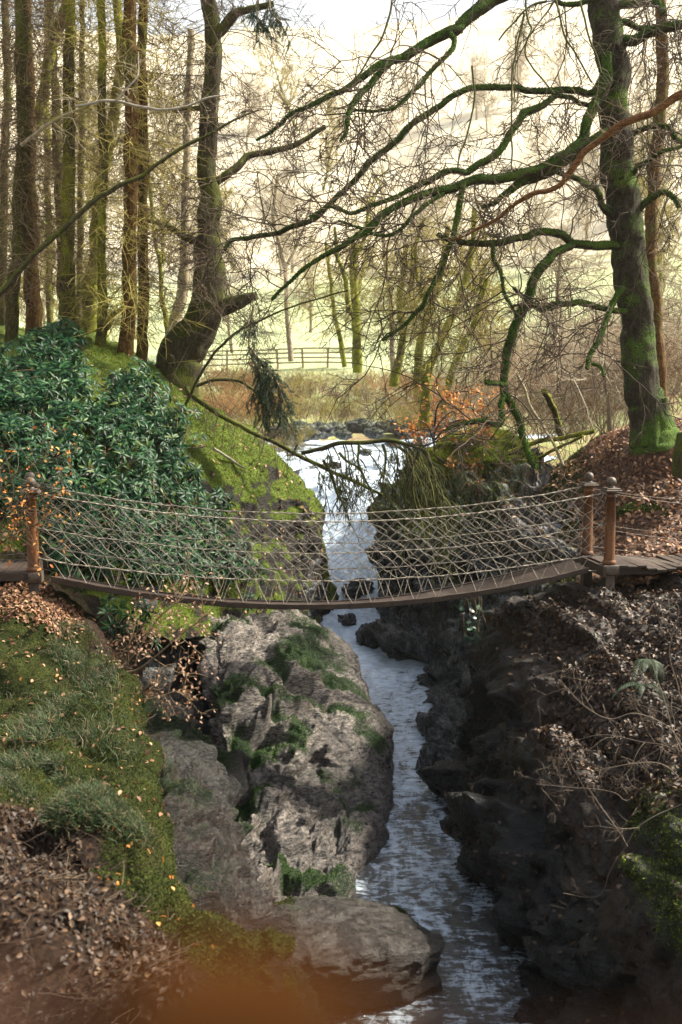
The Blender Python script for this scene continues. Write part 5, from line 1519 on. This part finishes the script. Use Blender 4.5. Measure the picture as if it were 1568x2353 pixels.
tufts('low mossy hump on the leaf covered slope', 6000, .02, .06, .006, M['tuft_green'], .5, front)
def region(surf, poly):
    V = SURF[surf][0]
    return inpoly(*proj(V), poly).astype(float)
def grass(surf, poly, n, h0, h1, wdt=.004, lean=(0.1, -.3, .9)):
    V, Fc, N, at = SURF[surf]
    p, nrm, _ = scatter(V, Fc, n, region(surf, poly) * sstep(-.15, .25, fbm(V * 2.6, 3, 19)))
    a = Acc()
    d = unit(np.array(lean) + rng.normal(0, .35, p.shape))
    blades(a, p, d, rng.uniform(h0, h1, len(p)), wdt, .55)
    return tag(obj('grass', a, M['grass']), kind='stuff')
grass('bank', [(-20, 1735), (120, 1735), (200, 1790), (260, 1840), (340, 1920), (330, 1960), (180, 1890), (60, 1850), (-20, 1830)], 12000, .04, .11, .0028)
grass('bank', [(130, 1440), (200, 1440), (245, 1500), (270, 1580), (300, 1650), (250, 1660), (180, 1580), (110, 1500)], 3500, .07, .18, .0035)
grass('bank', [(-20, 1600), (100, 1560), (200, 1640), (330, 1700), (300, 1760), (100, 1720), (-20, 1700)], 2500, .06, .2, .0035)

M['litter'] = leaf_mat('fallen_beech_leaf', [(0, (.05, .021, .010)), (.35, (.14, .06, .027)), (.7, (.27, .13, .06)), (1, (.42, .26, .15))], .65, .15)
M['orange_leaf'] = leaf_mat('orange_dead_leaf', [(0, (.33, .09, .012)), (.5, (.56, .21, .04)), (1, (.7, .38, .12))], .6, .3)
M['dark_litter'] = leaf_mat('damp_fallen_leaf', [(0, (.011, .006, .003)), (.5, (.03, .015, .007)), (.88, (.065, .033, .015)), (1, (.15, .085, .042))], .6, .1)
def litter(surf, n, size, mat, wfun, name='leaf_litter', flat=.45):
    V, Fc, N, at = SURF[surf]
    p, nrm, i = scatter(V, Fc, n, wfun(V, N))
    nrm = np.where((nrm * N[i]).sum(-1, keepdims=True) < 0, -nrm, nrm)
    nr = unit(nrm + rng.normal(0, flat, p.shape))
    d = sideways(nr, 1.0)
    L = size * rng.uniform(.6, 1.25, len(p))
    a = Acc()
    leaves(a, p + nrm * rng.uniform(.004, .025, (len(p), 1)), d, nr, L, L * .55, .2, .15)
    return tag(obj(name, a, mat), kind='stuff')
litter('leafy_slope', 22000, .085, M['litter'], lambda V, N: (V[:, 1] < 21) * (.25 + sstep(3, 4.6, V[:, 0] - .1 * (V[:, 1] - 14))))
litter('gorge_bank', 15000, .06, M['dark_litter'], lambda V, N: (region('gorge_bank', [(1235, 1700), (1290, 1560), (1420, 1480), (1600, 1420), (1600, 1860), (1480, 1850), (1330, 1800)]) * 1.0 + region('gorge_bank', [(1120, 1420), (1250, 1370), (1600, 1330), (1600, 1500), (1300, 1560)]) * .6 + .03))
litter('gorge_cliff', 2600, .09, M['litter'], lambda V, N: sstep(-3.4, -2.6, V[:, 2]) * (V[:, 0] > 2.6))
litter('bank', 4000, .052, M['litter'], lambda V, N: region('bank', [(-40, 1350), (100, 1340), (190, 1420), (170, 1470), (60, 1430), (-40, 1410)]) * 1.0 + .022 * region('bank', [(-40, 1400), (400, 1400), (400, 1900), (-40, 1730)]))
litter('bank', 4200, .036, M['dark_litter'], lambda V, N: region('bank', [(-40, 1840), (100, 1850), (190, 1900), (200, 1990), (300, 2060), (420, 2200), (420, 2360), (-40, 2360)]) * 1.0)
litter('bank', 240, .038, M['orange_leaf'], lambda V, N: region('bank', [(180, 1850), (330, 1920), (420, 2060), (580, 2150), (560, 2260), (380, 2160), (210, 2020)]) + .25 * region('bank', [(-40, 1480), (300, 1560), (360, 1760), (300, 1800), (-40, 1700)]))
litter('hillside', 1600, .08, M['litter'], lambda V, N: (V[:, 1] < 24) * (V[:, 0] > -5) * (V[:, 0] < 0) * .1 + 2 * region('hillside', [(-60, 1150), (70, 1130), (90, 1300), (-60, 1310)]))
# sticks and needles on the brown ground near the left corner
V, Fc, N, at = SURF['bank']
p, nrm, _ = scatter(V, Fc, 1100, region('bank', [(-40, 1840), (100, 1850), (190, 1900), (200, 1990), (300, 2060), (420, 2200), (420, 2360), (-40, 2360)]) + .25 * region('bank', [(-40, 1350), (190, 1400), (330, 1640), (330, 1760), (-40, 1700)]))
d = sideways(np.tile([[0, 0, 1.0]], (len(p), 1)), 1.0) * np.array([1, 1, .15])
a = Acc()
st = grow(p + UP * .012, d, rng.uniform(.05, .34, len(p)) , 6, .16, .0)
tubes(a, st, .0018 * rng.uniform(.6, 1.6, (len(p), 1)) * np.ones((1, 6)), 4)
tag(obj('fallen_twigs', a, M['twig']), kind='stuff')

# ------------------------------------------------------------------ leafy and bare shrubs near the bridge
def leafy(lines, acc, cnt, size, spread=.04):
    B = np.stack([even(np.asarray(x), 12) for x in lines])
    p, T, _, _ = pick(B, cnt, .25, 1)
    d = unit(sideways(T, .7) + np.array([0, 0, -.25]))
    L = size * rng.uniform(.7, 1.2, len(p))
    leaves(acc, p + rng.normal(0, spread, p.shape), d, unit(rng.normal(0, .6, p.shape) + np.array([0, -.4, .8])), L, L * .5, .25, .2)
def leafy_shrub(name, stems, y, r, label, twm, lm, cnt, l0, l1, lcnt, size, grav=0.0, bias=None, group=None, levels=2):
    base = P(*stems[0][0], y)
    t_ = thing(name, base, label, 'shrub', group)
    a, b = Acc(), Acc()
    src = []
    for i, s in enumerate(stems):
        q, rad = limb(place(s, y, y - .25), radii([r, r * .4], len(s), y), .05, .03, int(s[-1][0]))
        tubes(a, q, rad, 6, .2)
        src.append(q)
    tw = sprout(a, src, cnt, l0, l1, .006, .6, .14, grav, levels, 9, 3, 3, .2, 1, bias)
    obj('stems', a, twm, t_)
    if lcnt:
        leafy(list(tw[-1]) + list(tw[0]), b, lcnt, size)
        obj('leaves', b, lm, t_)['kind'] = 'stuff'
    return t_
leafy_shrub('beech_sapling', [c5 for c5 in [[(x / 2, 1176 + y / 2) for x, y in s] for s in ([(515, 900), (503, 840), (530, 790), (565, 730), (600, 680), (660, 600), (740, 480), (840, 405)], [(565, 735), (640, 715), (740, 640), (830, 560), (960, 470)], [(520, 880), (600, 880), (700, 860), (800, 830), (880, 800)], [(580, 700), (590, 620), (640, 540), (700, 480)])]], 10.6, 3.2, 'spindly sapling holding pale brown dead leaves over the gully', M['twig_brown'], leaf_mat('pale_dead_leaf', [(0, (.16, .075, .04)), (.5, (.3, .16, .09)), (1, (.45, .3, .2))], .6, .3), 11, .2, .7, 3, .045)
leafy_shrub('orange_beech_shrub', [[(1000, 1040), (1000, 990), (1030, 950), (1060, 940)], [(1000, 1030), (985, 980), (960, 965)], [(1000, 1010), (1040, 970), (1100, 965), (1130, 958)], [(1000, 1050), (1050, 1075), (1100, 1078)], [(1000, 980), (1010, 930), (1060, 900), (1120, 905)]], 24, 2.6, 'bright orange leaved young beech beside the mossy boulder', M['twig'], M['orange_leaf'], 12, .3, 1.0, 4, .10, .0, (0, 0, -.1))
leafy_shrub('beech_twigs', [[(-60, 1330), (-20, 1240), (30, 1190), (70, 1140), (130, 1080)], [(-60, 1320), (0, 1250), (60, 1215), (100, 1200)], [(-60, 1230), (20, 1160), (90, 1140), (160, 1120)], [(-40, 1200), (10, 1120), (60, 1075), (180, 1040)]], 11.8, 2.2, 'twiggy shrub with a few orange leaves before the leftmost post', M['twig'], M['orange_leaf'], 12, .2, .8, 1, .055)
def bare(name, stems, y0, y1, r, mat, label, cnt, l0, l1, grav=0.0, levels=3, bias=None):
    base = P(*stems[0][0], y0)
    t_ = thing(name, base, label, 'shrub')
    a = Acc()
    src = []
    for s in stems:
        q, rad = limb(place(s, y0, y1), radii([r, r * .35], len(s), y0), .04, .03, int(s[-1][1]))
        tubes(a, q, rad, 6, .15)
        src.append(q)
    sprout(a, src, cnt, l0, l1, .0034, .55, .13, grav, levels, 9, 3, 3, .2, 1, bias)
    obj('stems', a, mat, t_)
    return t_
bare('bare_shrub', [[(1610, 1790), (1560, 1690), (1520, 1660), (1460, 1640), (1400, 1650), (1330, 1610), (1280, 1560)], [(1610, 1800), (1555, 1700), (1530, 1620), (1510, 1560), (1490, 1500)], [(1610, 1800), (1540, 1720), (1450, 1700), (1360, 1690), (1260, 1730)], [(1610, 1830), (1520, 1760), (1420, 1760), (1330, 1780)], [(1600, 1720), (1560, 1600), (1540, 1500), (1560, 1400), (1520, 1370)], [(1610, 1850), (1500, 1800), (1440, 1840), (1400, 1820), (1230, 1800)]], 8.4, 8.6, 1.8, M['twig_tan'], 'pale leafless shrub arching over brown leaves at the right edge', 8, .2, .6)
bare('bare_branch', [[(1590, 1840), (1530, 1865), (1470, 1900), (1440, 1950), (1410, 1990), (1385, 2050), (1340, 2060), (1290, 2050)], [(1440, 1950), (1400, 1880), (1380, 1850), (1350, 1800)], [(1385, 2050), (1440, 2045), (1470, 2030)], [(1470, 1900), (1420, 1900), (1390, 1880)]], 7.6, 7.7, 1.6, M['twig_tan'], 'single pale twig branch dangling before the dark right cliff', 5, .1, .35, -.02, 2)
# fallen mossy logs and stump near the beech
for pts, r0, lab in (([(1170, 1040), (1220, 1020), (1280, 1008), (1365, 990)], 6, 'mossy fallen log lying left of the beech foot'), ([(1290, 1000), (1280, 960), (1262, 920), (1252, 900)], 8, 'broken mossy snag leaning up behind the fallen log'), ([(1240, 1050), (1290, 1025), (1340, 1000)], 4, 'thinner mossy log crossing below the first fallen one'), ([(1190, 860), (1220, 930), (1260, 1000), (1296, 1070)], 3.5, 'pale slanting dead pole above the moss boulder')):
    branch(pts, 21.5, 20.2, [r0, r0 * .8], M['yellow_moss'] if r0 > 3.6 else M['pale_bark'], lab, M['twig_moss'], 8, .2, .8, None, 'fallen_log')
a = Acc()
lathe(a, P(1585, 1050, 15.6), [(0.26, -.3), (.25, 0), (.22, .2), (.2, .36), (.17, .38), (0, .36)], 18)
V_, F_ = a.get()
V_ = V_ + .03 * np.stack([fbm(V_ * 5 + k, 3, k) for k in range(3)], -1)
tag(link_mesh('tree_stump', V_, F_, M['oak']), 'dark stump cut off by the right frame edge on the leafy slope', 'stump')
# spruce bough with needles, hanging before the meadow
def needles(lines, acc, cnt, L):
    B = np.stack([even(np.asarray(x), 10) for x in lines])
    p, T, _, _ = pick(B, cnt, .02, 1)
    d = unit(T + rng.normal(0, .55, p.shape))
    blades(acc, p, d, rng.uniform(L * .6, L, len(p)), .004, .2)
M['needle'] = leaf_mat('spruce_needle', [(0, (.012, .03, .014)), (.6, (.03, .06, .028)), (1, (.06, .1, .04))], .6, .15)
def spruce_bough(stems, y, label, n=34, L=.75):
    t_ = thing('spruce_bough', P(*stems[0][0], y), label, 'branch')
    a, b = Acc(), Acc()
    src = []
    for s in stems:
        q, rad = limb(place(s, y, y - .2), radii([3, 1.5], len(s), y), .06, .03, int(s[0][1]))
        tubes(a, q, rad, 6, .2)
        src.append(q)
    tw = sprout(a, src, n, .25, L, .006, .55, .1, -.1, 2, 8, 4, 3, .05, 1, (0, 0, -.6))
    needles(list(tw[0]) + list(tw[1]), b, 80, .05)
    obj('stems', a, M['twig_brown'], t_)
    obj('needles', b, M['needle'], t_)['kind'] = 'stuff'
spruce_bough([c3([(1170, 230), (1150, 330), (1150, 420), (1190, 540), (1260, 660), (1340, 790)]), c3([(1150, 420), (1200, 480), (1260, 560), (1300, 640)]), c3([(1190, 540), (1200, 620), (1230, 690)])], 19.4, 'drooping dark spruce bough in front of the far fence')
spruce_bough([c1([(1230, -40), (1240, 20), (1250, 60), (1300, 110)]), c1([(1200, -30), (1180, 40), (1190, 100)])], 19, 'small green spruce sprays at the top of the picture', 10, .6)
ivy_c = np.array([P(u, v, y) for u, v, y in zip(rng.normal(1088, 16, 70), rng.uniform(1375, 1480, 70), rng.uniform(13.4, 13.9, 70))])
a = Acc()
leaves(a, ivy_c, rng.normal(0, .6, (70, 3)) + np.array([0, -.3, -.6]), unit(rng.normal(0, .4, (70, 3)) + np.array([-.3, -.9, .4])), rng.uniform(.05, .09, 70), .05, .1, .1)
t_ = thing('ivy', P(1088, 1380, 13.8), 'grey green ivy spray hanging over the dark cliff under the deck', 'plant')
t = NT('ivy_leaf', .4, .4)
M['ivy'] = t.done(t.ramp(t.island(), [(0, (.02, .05, .035)), (1, (.07, .12, .08))]))
obj('leaves', a, M['ivy'], t_)['kind'] = 'stuff'
a = Acc()
st = grow(np.array([P(1088 + k * 6, 1372, 13.75) for k in range(-3, 4)]), np.tile([[0, -.1, -1.0]], (7, 1)), np.full(7, .6), 10, .15, -.05)
tubes(a, st, .004 * np.ones((7, 10)), 4)
obj('stems', a, M['twig_brown'], t_)
Vr, Fr, Nr, _ = SURF['gorge_bank']
p, nrm, i = scatter(Vr, Fr, 46, region('gorge_bank', [(1095, 1500), (1180, 1480), (1320, 1560), (1300, 1800), (1240, 1960), (1120, 2000), (1075, 1800)]))
nrm = np.where((nrm * Nr[i]).sum(-1, keepdims=True) < 0, -nrm, nrm)
rt = grow(p + nrm * .05, nrm * .3 + np.array([0, 0, -1.0]), rng.uniform(.3, 1.1, len(p)), 14, .2, -.16)
a = Acc()
tubes(a, rt, .0045 * rng.uniform(.5, 1.5, (len(p), 1)) * np.linspace(1, .4, 14), 4)
tag(obj('hanging_roots', a, M['twig_tan']), 'thin pale roots trailing down the dark right cliff', 'roots', kind='stuff')
# fern on the right bank
M['fern'] = leaf_mat('fern_frond', [(0, (.012, .026, .008)), (1, (.03, .055, .018))], .6, .2)
def fern(base, n, L, label):
    t_ = thing('fern', tuple(base), label, 'fern')
    a = Acc()
    for k in range(n):
        an = rng.uniform(2.2, 5.6)
        d = np.array([[math.cos(an) * .7, math.sin(an) * .5 - .2, .6]])
        q = grow(np.array([base]), d, np.array([L * rng.uniform(.7, 1.1)]), 22, .03, -.10)[0]
        tubes(a, q, np.linspace(.004, .0015, 22), 4)
        T = unit(np.gradient(q, axis=0))
        s_ = unit(np.cross(T, UP))
        for sg in (-1, 1):
            ll = L * .13 * np.sin(np.linspace(.5, 3.0, 22)) + .008
            leaves(a, q, unit(s_ * sg + T * .5 - UP * .2), np.tile(UP, (22, 1)), ll, .011, .1, .15)
    obj('fronds', a, M['fern'], t_)
fern(np.array(P(1490, 1520, 9.9)), 7, .5, 'drooping green fern on the right bank under the landing')
fern(np.array(P(1475, 1575, 9.6)), 5, .4, 'smaller hanging fern below the first one')
fern(np.array(P(388, 2170, 5.5)), 5, .14, 'tiny grey green fern in moss at the near left bank')
# ------------------------------------------------------------------ stone parapet the picture is taken over, strewn with dead leaves
t = NT('brown_parapet_stone', .95, .02)
n1, n2 = t.noise(9, 5, .6), t.noise(60, 4, .7)
M['parapet'] = t.done(t.ramp(t.math('MULTIPLY_ADD', n1, .7, t.math('MULTIPLY', n2, .3)), [(.35, (.005, .0025, .0018)), (.55, (.011, .0055, .0036)), (.7, (.02, .01, .007))]), None, t.bump(n2, .6, .003))
G = np.zeros((60, 16, 3))
xs_ = np.linspace(-1.6, 1.6, 60)
prof = np.array([(.17, -1.9), (.165, -.6), (.16, -.25), (.152, -.14), (.147, -.108), (.137, -.0905), (.115, -.0755), (.06, -.073), (-.05, -.09), (-.2, -.14), (-.3, -.15), (-.34, -.17), (-.35, -.3), (-.35, -.7), (-.35, -1.2), (-.35, -1.9)])
G[..., 0] = xs_[:, None]
G[..., 1] = prof[None, :, 0]
G[..., 2] = prof[None, :, 1]
G = G + .007 * np.stack([fbm(G * 7 + k * 5, 3, k) for k in range(3)], -1)
tag(link_mesh('parapet', G.reshape(-1, 3), grid_faces(60, 16), M['parapet']), 'blurred brown stone parapet top along the bottom of the picture', 'parapet')
M['near_orange'] = leaf_mat('near_orange_leaf', [(0, (.036, .0135, .0035)), (1, (.044, .016, .004))], .9, .15, .02)
M['near_tan'] = leaf_mat('near_tan_leaf', [(0, (.034, .018, .012)), (1, (.04, .021, .014))], .9, .1, .02)
for x, y, rz, L, mt, lab in ((-.03, .108, .1, .034, 'near_orange', 'blurred orange leaf in the middle of the parapet edge'), (.008, .102, 2.9, .03, 'near_orange', 'blurred orange leaf right of the middle one'), (-.062, .098, .4, .034, 'near_tan', 'blurred tan leaf at the left of the parapet'), (-.05, .09, 2.6, .03, 'near_tan', 'blurred tan leaf at the bottom left corner'), (.042, .092, .2, .04, 'near_tan', 'blurred pinkish leaf at the bottom right corner')):
    a = Acc()
    leaves(a, np.array([[x, y, -.0725]]), np.array([[math.cos(rz), math.sin(rz), .06]]), np.array([[0, .1, 1.0]]), L, L * .7, .12, .1)
    tag(obj('fallen_leaf', a, M[mt]), lab, 'leaf', 'fallen leaves on the parapet')
